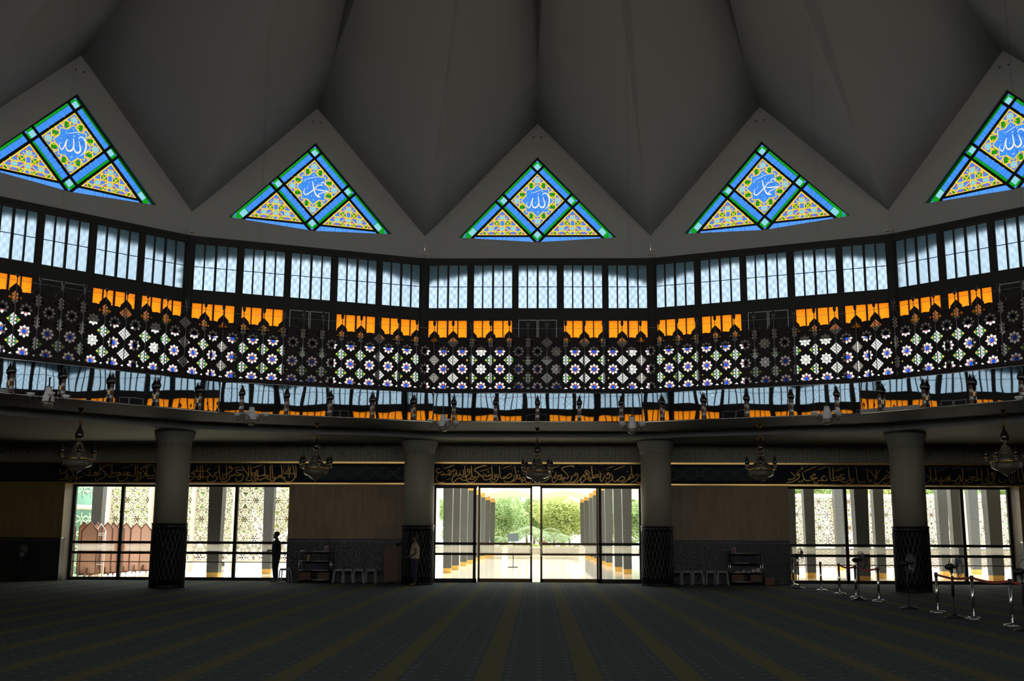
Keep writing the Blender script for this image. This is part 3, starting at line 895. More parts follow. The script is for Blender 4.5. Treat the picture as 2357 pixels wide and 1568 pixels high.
# ------------------------------------------------------------------ pierced screens with coloured glass
UW = 0.573; CH = 0.2735; CW = UW / 2
def star_cell(bd, gm, x, z, zmin, plain, rn):
    n = 16
    dia = [(0, CH), (CW, 0), (0, -CH), (-CW, 0)]
    def dpt(ang):
        c_, s_ = math.cos(ang), math.sin(ang)
        q = 1 / (abs(c_) / CW + abs(s_) / CH)
        return (x + c_ * q, z + s_ * q)
    T = [(x + .178 * math.cos(i * PI / 4 + PI / 2), z + .178 * math.sin(i * PI / 4 + PI / 2)) for i in range(8)]
    Rr = [(x + .128 * math.cos((i + .5) * PI / 4 + PI / 2), z + .128 * math.sin((i + .5) * PI / 4 + PI / 2)) for i in range(8)]
    O8 = [(x + .064 * math.cos(i * PI / 4 + PI / 2), z + .064 * math.sin(i * PI / 4 + PI / 2)) for i in range(8)]
    inner = []
    outer = []
    for i in range(8):
        inner += [T[i], Rr[i]]
        outer += [dpt(i * PI / 4 + PI / 2), dpt((i + .5) * PI / 4 + PI / 2)]
    if zmin is None: bd.ring(outer, inner, 0, 0.045, 'screen_wood')
    else:
        for i in range(16):
            j = (i + 1) % 16
            if outer[i][1] > zmin - .03 and outer[j][1] > zmin - .03 and inner[i][1] > zmin - .01:
                bd.prism([outer[i], outer[j], inner[j], inner[i]], 0, 0.045, 'screen_wood')
    def piece(pts, m):
        cxx = sum(p[0] for p in pts) / len(pts); czz = sum(p[1] for p in pts) / len(pts)
        if zmin is not None and czz < zmin: return
        ins = []
        for px, pz in pts:
            d = math.hypot(px - cxx, pz - czz); q = max(0.3, 1 - 0.0075 / max(d, 1e-3))
            ins.append((cxx + (px - cxx) * q, czz + (pz - czz) * q))
        gm.flat(ins, 0.02, m)
        nn = len(pts)
        for i in range(nn):
            j = (i + 1) % nn
            bd.flat([pts[i], pts[j], ins[j], ins[i]], 0.015, 'lead')
    piece(O8, 's_white' if plain else 's_blue')
    for i in range(8):
        piece([O8[i], Rr[i], O8[(i + 1) % 8]], 's_white' if plain else 's_red')
        piece([O8[i], Rr[i], T[i], Rr[(i - 1) % 8]], 's_white')
def cross_cell(bd, gm, x, z, zmin, plain):
    dia = [(x, z + CH), (x + CW, z), (x, z - CH), (x - CW, z)]
    h = 0.182
    ind = [(x, z + h), (x + h, z), (x, z - h), (x - h, z)]
    bd.ring(dia, ind, 0, 0.045, 'screen_wood')
    q = h / 4
    for i in range(4):
        for j in range(4):
            cx_ = x + (i - j) * q; cz_ = z + (i + j - 3) * q
            pts = [(cx_, cz_ + q), (cx_ + q, cz_), (cx_, cz_ - q), (cx_ - q, cz_)]
            if plain: m_ = 's_white'
            elif (i, j) in ((0, 3), (3, 0)): m_ = 's_yellow'
            elif (i, j) in ((0, 2), (1, 3), (2, 0), (3, 1)): m_ = 's_green' if (i + j) % 4 else 's_white'
            else: m_ = 's_white'
            if not plain and (i, j) in ((0, 2), (1, 3), (2, 0), (3, 1)): m_ = 's_green'
            s_ = 0.78
            ins = [(cx_ + (a - cx_) * s_, cz_ + (c_ - cz_) * s_) for a, c_ in pts]
            gm.flat(ins, 0.02, m_)
            for e in range(4):
                bd.flat([pts[e], pts[(e + 1) % 4], ins[(e + 1) % 4], ins[e]], 0.015, 'lead')
def screen(seed):
    rn = random.Random(seed)
    bd, gm = MB(), MB()
    rows_s = (7.139, 6.592, 6.045); rows_c = (7.4125, 6.8655, 6.3185)
    plain_cols = {c for c in range(11) if rn.random() < 0.13}
    for c in range(11):
        x = (c - 5) * UW
        for ri, z in enumerate(rows_s):
            star_cell(bd, gm, x, z, 5.99 if ri == 2 else None, c in plain_cols and ri < 2, rn)
    for c in range(12):
        x = (c - 5.5) * UW
        pl = rn.random() < 0.22
        for ri, z in enumerate(rows_c):
            if c in (0, 11):
                # half cells meet at the corner
                s_ = 1 if c == 0 else -1
                bd.prism([(x, z + CH), (x + s_ * CW, z), (x, z - CH), (x, z - .165), (x + s_ * .165, z), (x, z + .165)], 0, 0.045, 'screen_wood')
                for i in range(4):
                    for j in range(4):
                        q = .165 / 4
                        cx_ = x + (i - j) * q; cz_ = z + (i + j - 3) * q
                        if (cx_ - x) * s_ < q * .5: continue
                        m_ = 's_yellow' if abs(i - j) == 3 else 's_white'
                        gm.flat([(cx_, cz_ + q * .72), (cx_ + q * .72, cz_), (cx_, cz_ - q * .72), (cx_ - q * .72, cz_)], 0.02, m_)
                bd.flat([(x, z + .165), (x + s_ * .165, z), (x, z - .165)], 0.03, 'g_veil')
            else: cross_cell(bd, gm, x, z, None, pl)
        for s_ in (-1, 1):
            if (c == 0 and s_ < 0) or (c == 11 and s_ > 0): continue
            poly = [(0, 7.412 + CH), (0, 7.785), (.150, 7.63), (.150, 7.575), (.205, 7.56), (.235, 7.575), (CW, 7.575), (CW, 7.412)]
            bd.prism([(x + s_ * a, z) for a, z in poly], 0, 0.045, 'screen_wood')
    t_ = empty('pierced_screen')
    bd.build('lattice_board', t_); gm.build('coloured_glass', t_)
    rl = MB(); rl.box(-3.145, 3.145, -0.03, 0.04, 5.872, 5.99, 'screen_wood'); rl.build('bottom_rail', t_)
    for c in range(12):
        x = (c - 5.5) * UW
        if c == 11: continue
        rd = MB(); rd.tube([(0, 0, 5.93), (0, 0, 7.98)], 0.011, 'rod_metal', 6); o = rd.build('rod', t_); o.location = (x, -0.03, 0)
        fn = MB(); fn.lathe([(0, -.10), (.03, -.075), (.045, -.02), (.045, .03), (.03, .075), (0, .10)], 'black_metal', n=10)
        fn.tube([(0, 0, .09), (0, 0, .15)], 0.005, 'black_metal', 5)
        o = fn.build('finial', t_); o.location = (x, -0.03, 8.0)
    w_ = MB(); w_.tube([(-3.15, -0.03, 7.845), (3.15, -0.03, 7.845)], 0.005, 'rod_metal', 5); w_.build('tension_wire', t_)
    return t_
tint_glass('g_veil', (0.12, 0.11, 0.10))
sc_var = {}
for k in (-2, -1, 0, 1, 2, -3, 3):
    t_ = screen(k * 7 + 40) if k in (-2, -1, 0, 1, 2) else copy_tree(sc_var[-2])
    sc_var[k] = t_
    t_.location = fpos(k, 0, AS); t_.rotation_euler = (0, 0, -k * DA)
    f = FRONT.get(k)
    tag(t_, label=(f'dark pierced screen with red, blue and white star glass, {f} one' if f else ('dark pierced screen cut off by the left picture edge' if k < 0 else 'dark pierced screen cut off by the right picture edge')), cat='screen', group='pierced screens on the balcony edge')

# ------------------------------------------------------------------ lower hall: walls, doors, windows
YW = 21.4; YG = 22.2; YD = 21.5
XW = 8.68; XE = 16.62
def wallseg(name, x0, x1, label):
    b = MB()
    b.box(x0, x1, YW, YW + 0.3, 1.47, 3.36, 'brown_marble')
    b.box(x0, x1, YW - 0.03, YW + 0.3, 0.0, 1.44, 'mosaic')
    b.box(x0, x1, YW - 0.05, YW + 0.02, 1.44, 1.475, 'black_metal')
    n = int((x1 - x0) / 0.075)
    for i in range(n):       # beaded border
        x = x0 + (i + .5) * (x1 - x0) / n
        b.prism([(x - .026, 1.395), (x, 1.34), (x + .026, 1.395), (x, 1.425)], YW - 0.042, YW - 0.03, 'mosaic_light')
        b.box(x - .022, x + .022, YW - 0.04, YW - 0.03, 0.03, 0.06, 'mosaic_light')
    o = b.build(name); return tag(o, label=label, cat='wall', kind='structure')
wallseg('wall_front', -XW, -3.62, 'brown marble wall over mosaic dado between the praying man and the middle doors')
wallseg('wall_front_right', 3.62, XW, 'brown marble wall over mosaic dado behind the five white stools')
wallseg('wall_front_left', -24, -XE, 'brown marble wall at the far left behind the fan')
wallseg('wall_front_far_right', XE, 24, 'brown marble wall at the far right edge')
for sg, nm in ((-1, 'left'), (1, 'right')):       # jambs of the deep window bays
    for xx, q in ((XW, 'inner'), (XE, 'outer')):
        b = MB(); b.box(min(sg * xx, sg * (xx + (.05 if q == 'outer' else -.05))), max(sg * xx, sg * (xx + (.05 if q == 'outer' else -.05))), YW + .3, YG + .1, 0, 3.36, 'jamb_stone')
        b.build('trim_jamb_%s_%s' % (nm, q), label='pale stone jamb on the %s side of the %s window bay' % (q, nm), cat='jamb', kind='structure')
for nm, bx_ in (('left', (-24.2, -24, -24, YG, 0, 5.2)), ('right', (24, 24.2, -24, YG, 0, 5.2)), ('back', (-24, 24, -24.2, -24, 0, 5.2))):
    b = MB(); b.box(*bx_, 'brown_marble'); b.build('wall_%s' % nm, kind='structure', label='plain brown %s wall of the hall' % nm, cat='wall')
# upper wall: band and frieze
b = MB()
b.box(-24, 24, YW + 0.02, YG + 0.12, 3.36, 4.8, 'plaster_low')
b.build('wall_front_upper', kind='structure', label='plaster wall above the calligraphy band', cat='wall')
b = MB()
def arch_relief(cx, w, z0, z1):
    def shape(k):
        hw = w / 2 - k
        pts = [(cx - hw, z0 + k)]
        zt = z1 - k - hw * .55
        for i in range(9):
            a = PI - PI * i / 8
            pts.append((cx + hw * math.cos(a), zt + hw * .55 * math.sin(a)))
        pts.append((cx + hw, z0 + k))
        return pts
    for k0, k1, y in ((0, .035, .03), (.07, .09, .022)):
        b.ring(shape(k0), shape(k1), YW + 0.02 - y, YW + 0.02, 'frieze_line')
    for zc in ((.5,) if w > .4 else (.25, .5, .75)):
        zz = z0 + (z1 - z0) * zc
        r_ = .075 if w < .4 else .14
        o_ = [(cx + r_ * math.cos(i * PI / 4), zz + r_ * math.sin(i * PI / 4)) for i in range(8)]
        i_ = [(cx + r_ * .75 * math.cos(i * PI / 4), zz + r_ * .75 * math.sin(i * PI / 4)) for i in range(8)]
        b.ring(o_, i_, YW, YW + 0.02, 'frieze_line')
x = -23.6
while x < 23.6:
    if abs(x) < 24: arch_relief(x, .52, 4.16, 4.70); arch_relief(x + .465, .27, 4.16, 4.68)
    x += .93
b.box(-24, 24, YW - 0.02, YW + 0.02, 4.735, 4.8, 'plaster_low')
b.build('trim_frieze', kind='structure', label='carved plaster frieze of wide and narrow arches', cat='frieze')

ZT, ZB2 = 4.075, 3.40
for nm, z0, z1 in (('trim_1', 4.075, 4.135), ('trim_2', 3.345, 3.40)):
    b = MB(); b.box(-24, 24, YW - 0.07, YW + 0.02, z0, z1, 'gold')
    b.build(nm, kind='structure', label=('upper' if nm == 'trim_1' else 'lower') + ' polished gold strip bordering the calligraphy band', cat='gold trim')
BMAP = {'CL': ((-3.6021336, 0.0015485, 1.5e-05), (4.2652457, 4.7e-06, -0.001539)), 'CR': ((0.0526091, 0.001542, -1.08e-05), (4.2755952, 4.7e-06, -0.0015359)),
        'L': ((-12.5103748, 0.0018256, 8.93e-05), (4.4690084, 5.4e-06, -0.0018067)), 'R': ((8.368372, 0.0017167, -7.93e-05), (4.223699, 5.4e-06, -0.0017175)),
        'RR': ((13.0197926, 0.0016259, -0.0001096), (4.2371131, 5.1e-06, -0.0016312)), 'LL': ((-16.9742689, 0.0015717, 0.0001104), (4.15092, 4.9e-06, -0.0015494))}
INK = {
'CL': [(20, '125,245 85,238 48,260 45,295 75,325 130,322 185,300'), (16, '105,330 60,385 42,460 60,515 110,545 180,545 235,535'),
 (20, '150,350 160,380 195,372 215,345 235,380 270,380 300,360 345,385 375,362 350,338 312,345'), (18, '300,300 328,265 372,315 405,292 420,268 438,290 458,272 455,245'),
 (22, '192,445 196,449'), (22, '228,440 232,444'), (16, '200,243 330,198 450,158'), (10, '265,495 330,470 380,455'),
 (18, '430,330 440,395 462,400 482,350 505,265'), (20, '505,270 500,340 522,402 547,400 570,335 578,258'), (20, '578,262 576,330 602,388 642,390 664,350 640,250'),
 (20, '685,165 694,300 715,470'), (20, '795,318 758,310 745,280 765,245 797,265 802,312 788,352 745,388 690,412 625,440'),
 (20, '830,165 840,300 850,400 880,440'), (18, '850,400 820,430 832,475 872,480 905,450 880,418 850,410'), (20, '832,475 790,468 740,495 690,500 622,490 590,452 550,455 500,480 450,530 420,548 400,520 402,470 420,420 445,395'),
 (20, '622,440 592,455'), (24, '1158,185 1160,172 1110,172 1020,198 950,222 905,260 922,290 962,315 1002,348 1042,382 1082,422 1102,400'), (18, '1000,345 1002,395 962,440 922,425 935,395'),
 (20, '960,440 940,490 880,540 800,550 742,520 722,465 730,400'), (22, '897,350 901,354'), (18, '1110,330 1115,400 1150,405 1165,370 1180,410 1215,405 1225,370 1245,405 1270,390 1270,345'),
 (20, '1095,440 1130,480 1180,490 1240,470 1292,430'), (14, '1025,300 1130,268 1245,232'), (14, '1222,285 1205,302 1228,312 1195,332'), (10, '1200,330 1240,322'),
 (20, '1290,170 1298,260 1305,380 1315,460 1335,490 1362,475 1362,400 1350,350'), (18, '1340,316 1344,320'), (18, '1347,353 1351,357'), (18, '1350,390 1354,394'),
 (20, '1440,430 1400,430 1385,400 1410,370 1440,390 1446,430 1420,490 1360,540 1310,550 1280,520 1275,460'), (20, '1465,170 1475,290 1490,420 1530,455 1562,440 1590,400'),
 (20, '1560,455 1590,450 1640,400 1700,350 1745,360 1740,400 1690,440 1600,455'), (20, '1565,480 1590,530 1650,545 1720,530 1780,490 1805,440 1790,380'), (22, '1768,310 1772,314'),
 (14, '1520,240 1640,200 1745,168'), (20, '1815,165 1828,260 1840,340 1850,470'), (20, '1725,540 1780,520 1850,470 1890,445 1918,480 1932,400 1900,375 1868,415 1890,455'),
 (20, '1932,400 1950,460 1975,545 1990,520 1985,450 2020,430 2040,470 2010,505 1990,490'), (20, '2060,450 2050,500 2080,545 2130,550 2220,515'), (10, '1690,250 1800,205'), (12, '1875,290 1905,295 1880,320'), (12, '1995,350 2025,345 2010,375')],
'CR': [(20, '60,550 150,510 230,460 250,420 230,395 212,418 240,430'), (20, '260,250 265,340 285,420 335,445 380,400 388,300'), (20, '335,445 400,450 440,420 420,388 372,388 340,425'),
 (20, '320,440 305,490 320,545 360,540 420,490 470,480 500,490 495,420 520,390 490,370 455,400 460,430'), (14, '290,240 390,200 480,168'),
 (20, '520,390 530,450 550,540 575,520 560,460 590,435 640,462 665,430 660,390 600,320 540,262 518,235 560,205 640,185 730,175 790,180 780,215'),
 (20, '580,450 575,520 610,550 680,540 730,490 740,430 720,390'), (18, '740,430 770,425 785,370'), (22, '703,320 708,325'), (22, '762,308 767,312'), (22, '802,306 807,311'),
 (22, '850,400 815,378 830,345 870,350 885,400 870,460 820,510 750,550 690,555'), (20, '740,555 830,545 900,510 960,440 1000,400 1040,440 1062,410 1022,372 1000,398'),
 (20, '1065,345 1050,300 1085,275 1130,300 1150,340 1110,352 1080,322 1062,352 1100,380 1152,400'), (20, '1152,400 1160,460 1190,510 1160,522 1130,480 1110,440 1150,430'),
 (20, '1100,462 1040,490 980,555 955,545 950,500 970,450'), (24, '1195,175 1200,250 1210,350 1222,440'), (22, '1222,440 1260,400 1320,370 1355,395 1300,432 1222,450 1155,456'),
 (20, '1355,430 1395,420 1405,380 1380,300'), (22, '1338,278 1343,283'), (22, '1378,270 1383,275'), (20, '1395,420 1390,480 1420,530 1450,490 1470,440 1500,400 1490,370'),
 (20, '1438,283 1443,288'), (20, '1473,268 1478,273'), (22, '1543,283 1548,288'), (22, '1578,273 1583,278'), (12, '1430,375 1480,345'),
 (22, '1590,370 1545,375 1550,340 1590,335 1612,380 1600,440 1550,465 1510,430'), (20, '1515,490 1520,540 1550,562 1610,520 1670,450 1640,340'), (20, '1670,450 1690,510 1730,532 1770,500 1782,465'),
 (20, '1780,512 1830,450 1890,415 1940,440 1920,490 1850,522 1780,515'), (16, '1685,272 1820,220 1950,172'), (12, '1510,245 1620,208 1725,175'),
 (20, '1870,550 1930,540 2000,490 2060,480 2040,440 2008,462'), (20, '2085,170 2100,280 2110,380 2150,420 2120,442 2062,430 2055,392 2100,372 2150,400'),
 (18, '2200,410 2190,380 2230,370 2300,400 2310,330'), (18, '2250,400 2230,450 2170,510 2080,550'), (16, '2200,510 2230,550 2290,550 2330,510'), (12, '1985,300 2015,300 1995,325')],
'L': [(18, '2190,255 2200,380 2198,510'), (18, '2165,400 2175,480 2150,540 2090,580 2020,580 1980,540 1970,480'), (20, '2116,483 2120,488'), (16, '2140,250 2150,340 2160,400 2130,430 2092,420 2082,380 2095,280'),
 (16, '2050,260 2060,350 2068,420 2060,510'), (16, '2080,400 2040,437 2015,400 2042,330'), (14, '2015,370 1980,432 1955,400 1960,330'), (16, '1910,255 1925,400 1930,500 1955,522 1965,480'),
 (20, '1923,570 1928,575'), (20, '1955,573 1960,578'), (10, '1935,300 2020,258'), (20, '1900,500 1862,480 1890,452 1928,485 1860,492 1820,512 1770,560 1720,580 1700,542 1710,500'),
 (18, '1735,250 1740,380 1750,500 1780,522 1790,470'), (20, '1738,543 1743,548'), (18, '1700,255 1700,400 1700,520 1660,540 1620,490'), (20, '1620,470 1572,462 1600,448 1660,470 1650,492 1560,522 1510,547 1470,530 1450,470 1460,380 1440,360'),
 (18, '1585,265 1600,380 1590,430 1550,460 1500,470 1432,450 1420,400 1440,350'), (14, '1345,318 1450,285 1555,252'), (20, '1400,470 1352,450 1362,412 1400,422 1412,460 1390,520 1435,532 1400,570 1352,560 1340,500'),
 (18, '1320,270 1330,400 1330,510'), (18, '1275,265 1285,400 1275,470 1230,540 1290,560 1330,555'), (18, '1150,280 1200,350 1260,430 1285,480'), (12, '985,345 1040,310 1120,290'),
 (20, '1175,365 1110,355 1042,370 1062,410 1120,430 1110,460 1062,462 1010,440 962,470 920,462 910,510 870,560 790,580 750,560'), (18, '1120,430 1160,440 1182,480 1150,550 1090,577 1042,560 1035,500'),
 (20, '950,320 907,320 907,295 945,290 962,330 940,380 870,430 760,450'), (16, '850,265 855,400 850,500 820,532 790,510 780,460'), (16, '705,260 715,380 720,480 750,540 790,530'),
 (16, '700,390 640,410 620,450 670,490 660,540 590,577 500,577 480,540 500,490'), (16, '540,440 590,480 600,520'), (16, '540,330 490,350 472,380 520,410 530,450 480,482 400,500 360,490 345,430 345,260'),
 (14, '385,265 395,400 400,520'), (14, '210,375 330,376 450,382'), (14, '280,270 290,350 240,372'), (16, '350,500 312,472 330,445 360,470 342,530 300,532 290,490 240,482 200,520 140,572 105,560'),
 (16, '235,430 190,430 182,402 215,395 235,430 220,480'), (14, '120,450 150,482 180,470')],
'R': [(18, '260,235 300,270 345,320 340,355 270,385 225,392 215,370'), (20, '236,188 241,193'), (20, '435,300 395,302 385,272 415,262 437,300 430,350 370,392 300,430 230,440 180,452'),
 (18, '500,240 510,300 530,360 500,410 440,432 410,410'), (20, '478,216 483,221'), (20, '530,360 570,405 650,402 740,372 800,350 700,356 660,345 700,312 740,290 762,300 740,270 715,278'), (20, '610,458 615,463'),
 (15, '525,228 650,175 780,125'), (12, '395,235 450,195 490,160 480,125 530,190'), (18, '975,325 920,320 887,345 890,380 950,412 990,400 985,350'), (18, '950,410 890,412 840,400 800,442 770,470 740,452 735,400'),
 (20, '923,283 928,288'), (18, '873,458 877,462'), (18, '903,460 907,464'), (14, '800,190 890,160 975,128'), (18, '1040,135 1050,260 1065,380 1110,407 1180,405 1280,390 1350,360 1275,342 1257,302 1300,285 1335,300'),
 (18, '1110,130 1115,260 1120,375 1160,340 1210,330 1230,360 1190,387'), (14, '1140,218 1240,185 1335,150'), (15, '1420,135 1435,260 1440,350 1470,412 1490,370'), (15, '1530,360 1520,420 1460,460 1380,470'),
 (15, '1260,390 1300,430 1380,437 1430,400'), (13, '1575,140 1590,260 1605,400 1660,452 1700,430 1740,440 1780,430'), (13, '1790,150 1805,280 1820,400 1860,442 1880,400 1850,380'), (13, '1840,190 1900,260 1960,350 1960,400'),
 (13, '1975,145 1985,280 1995,380'), (13, '1940,340 1990,290 2070,170'), (14, '1920,410 1950,460 2020,467 2080,420 2120,380 2190,300 2230,330 2200,360 2100,372'), (14, '2230,330 2270,370 2240,440 2150,472 2120,430'), (13, '2190,190 2240,260 2300,330')],
'RR': [(14, '370,150 390,290 410,420 460,452 490,402 450,385'), (14, '480,150 495,290 510,400 560,442 620,430 600,350'), (14, '600,430 590,480 630,490 640,440 690,412 720,442 770,430 775,370 732,360 730,392 770,400'), (12, '515,225 735,145'),
 (14, '790,310 790,390 840,432 920,420 970,380 980,300'), (14, '1010,310 1020,380 1060,432 1070,300 1050,150'), (14, '900,430 940,492 1010,460 1030,400'), (12, '840,190 1010,145'), (12, '1080,215 1280,148'),
 (14, '1180,345 1260,350 1320,360 1200,407 1100,410'), (14, '1345,150 1365,280 1375,380 1440,410 1330,432 1380,400'), (14, '1300,400 1250,460 1180,462 1140,420 1100,500 1060,470'),
 (14, '1450,150 1465,300 1475,460 1500,495 1640,492 1790,485'), (14, '1580,150 1600,300 1610,440'), (14, '1600,300 1700,260 1680,310 1740,300 1760,250'), (14, '1570,370 1560,430 1640,462 1720,430 1732,352 1682,350 1700,400'),
 (14, '1820,400 1860,460 1940,452 1990,400'), (14, '2150,280 2165,480'), (14, '2040,340 2060,440 2110,462 2100,330'), (14, '2230,200 2240,400 2290,452 2320,400'), (14, '2310,180 2340,320 2350,450'), (12, '290,320 390,390 290,490')],
'LL': [(14, '80,190 80,270 120,302 200,260 290,200 380,290 370,350 290,392 200,440'), (14, '200,300 240,290 245,342 180,420 110,442 80,400'), (14, '240,430 300,452 380,420'), (14, '400,330 420,412 460,390 460,340'), (14, '420,460 520,390 600,370 560,372'),
 (14, '610,280 660,332 720,342 750,320 750,180'), (16, '760,330 830,342 940,320 850,282 900,265 950,290'), (14, '975,90 985,220 980,300 950,340'), (14, '1250,90 1250,240 1240,290'),
 (16, '1240,90 1100,130 1010,180 1100,270 1180,360 1270,372 1380,340 1450,320 1390,292 1410,270 1460,290 1480,332 1540,320 1520,250'), (14, '1220,330 1280,282 1340,280 1350,312'), (14, '1090,290 1100,340 1080,380 950,442 890,452 885,392'),
 (16, '1540,330 1600,330 1680,350 1580,292 1610,270 1680,282'), (14, '1600,370 1600,402 1530,452 1450,467 1390,430 1390,380'), (14, '1680,340 1720,352 1760,350 1780,300 1780,90'), (14, '1830,90 1830,200 1825,350 1790,420'), (12, '1480,190 1740,95'),
 (16, '1890,310 1860,292 1880,265 1910,290 1900,342 1850,400 1740,460'), (15, '2160,90 2040,130 1910,190 1990,270 2060,340 2160,347 2220,330'), (15, '1990,270 2000,332 1930,390 1830,462 1780,455'), (15, '2035,100 2040,250 2050,380 2120,412 2230,400'), (14, '2195,90 2215,200 2225,300')]}
def band(name, x0, x1, keys, label):
    b = MB(); b.box(x0, x1, YW - 0.03, YW + 0.01, 3.40, 4.075, 'navy')
    o = b.build(name); tag(o, label=label, cat='calligraphy band')
    if keys:
        b = MB()
        for key in keys:
            (ax, bx, cx_), (az, bz, cz_) = BMAP[key]
            for w, s_ in INK[key]:
                for q in stroke(P2(s_), w * 1.05, 4):
                    b.prism([(ax + bx * u + cx_ * v, az + bz * u + cz_ * v) for u, v in q], YW - 0.042, YW - 0.03, 'gold_paint')
        b.build('gold_lettering', o)
        b = MB(); rr = random.Random(11)
        xx = x0 + .1
        while xx < x1 - .1:
            z = rr.choice((4.03, 4.0, 3.9, 3.45, 3.43, 3.6)) + rr.uniform(-.02, .02)
            a = rr.uniform(.2, .6); l_ = rr.uniform(.015, .035)
            b.obox((xx - l_ * math.cos(a), YW - .034, z - l_ * math.sin(a)), (xx + l_ * math.cos(a), YW - .034, z + l_ * math.sin(a)), .009, .008, 'silver_ink')
            xx += rr.uniform(.05, .13)
        b.build('silver_marks', o)
    return o
band('calligraphy_band', -3.6, 3.6, ['CL', 'CR'], 'navy band of gold calligraphy over the middle doors')
band('calligraphy_band', -17.0, -8.35, ['LL', 'L'], 'navy band of gold calligraphy over the window bay with the praying man')
band('calligraphy_band', 8.35, 18.0, ['R', 'RR'], 'navy band of gold calligraphy over the window bay behind the queue posts')
def tile_band(x0, x1, label):
    b = MB(); b.box(x0, x1, YW - 0.028, YW + 0.01, 3.40, 4.075, 'navy'); o = b.build('tile_band'); tag(o, label=label, cat='tile band')
    b = MB(); a0, a1 = x0 + .2, x1 - .2
    n = max(1, round((a1 - a0) / .62)); p = (a1 - a0) / n
    b.box(a0, a1, YW - .033, YW - .028, 3.50, 3.975, 'teal_tile')
    for i in range(n):
        c = a0 + (i + .5) * p
        def oc(r_, k): return [(c + (r_ if j % 2 == 0 else r_ * k) * math.cos(j * PI / 8 + PI / 8), 3.7375 + (r_ if j % 2 == 0 else r_ * k) * math.sin(j * PI / 8 + PI / 8)) for j in range(16)]
        b.ring(oc(.225, .84), oc(.205, .84), YW - .037, YW - .033, 'black_metal'); b.ring(oc(.12, .8), oc(.108, .8), YW - .037, YW - .033, 'tile_line')
        b.obox((c + p / 2 - .09, YW - .035, 3.62), (c + p / 2 + .09, YW - .035, 3.85), .018, .004, 'black_metal'); b.obox((c + p / 2 - .09, YW - .035, 3.85), (c + p / 2 + .09, YW - .035, 3.62), .018, .004, 'black_metal')
    b.build('star_tiles', o)
tile_band(-8.35, -3.6, 'dark star-tile band above the white stools beside the shelf with bow-shaped pink box, left wall'.replace('with bow-shaped pink box, left wall', 'near the man in beige'))
tile_band(3.6, 8.35, 'dark star-tile band above the row of five stools')
tile_band(-24, -17.0, 'dark star-tile band at the far left above the fan')
tile_band(18.0, 24, 'dark star-tile band at the far right edge')

# frames
def fbar(b, x0, x1, z0, z1, y, m='bronze', d=.035): b.box(x0, x1, y - d, y + d, z0, z1, m)
def bay(sg, mulls, name, label):
    x0, x1 = sorted((sg * XW, sg * XE))
    b = MB()
    fbar(b, x0, x1, 3.27, 3.36, YG, 'frame_dark'); fbar(b, x0, x1, 0, .11, YG, 'frame_dark', .06)
    for z0, z1 in ((1.27, 1.36), (.91, 1.0)): fbar(b, x0, x1, z0, z1, YG, 'frame_dark', .05)
    fbar(b, x0, x1, .62, .65, YG, 'frame_dark', .02)
    for x in [x0 + .05, x1 - .05] + mulls: fbar(b, x - .055, x + .055, 0, 3.36, YG, 'frame_dark', .06)
    o = b.build(name); tag(o, label=label, cat='window', kind='structure')
    g_ = MB(); g_.box(x0, x1, YG - .004, YG + .004, .1, 3.28, 'clear_glass'); g_.build('pane', o)
    e_ = MB(); xs = sorted([x0 + .05] + mulls + [x1 - .05])
    for a_, b__ in zip(xs, xs[1:]): e_.box(a_ + .2, b__ - .2, YG - .012, YG - .006, 1.015, 1.255, 'etched_glass')
    e_.build('etched_strip', o)
    return o
bay(-1, [-14.83, -12.75, -10.73], 'window_%d' % nwin, 'wide framed window bay behind the praying man with lattice outside'); nwin += 1
bay(1, [10.85, 12.9, 14.93], 'window_%d' % nwin, 'wide framed window bay behind the queue posts and fans'); nwin += 1
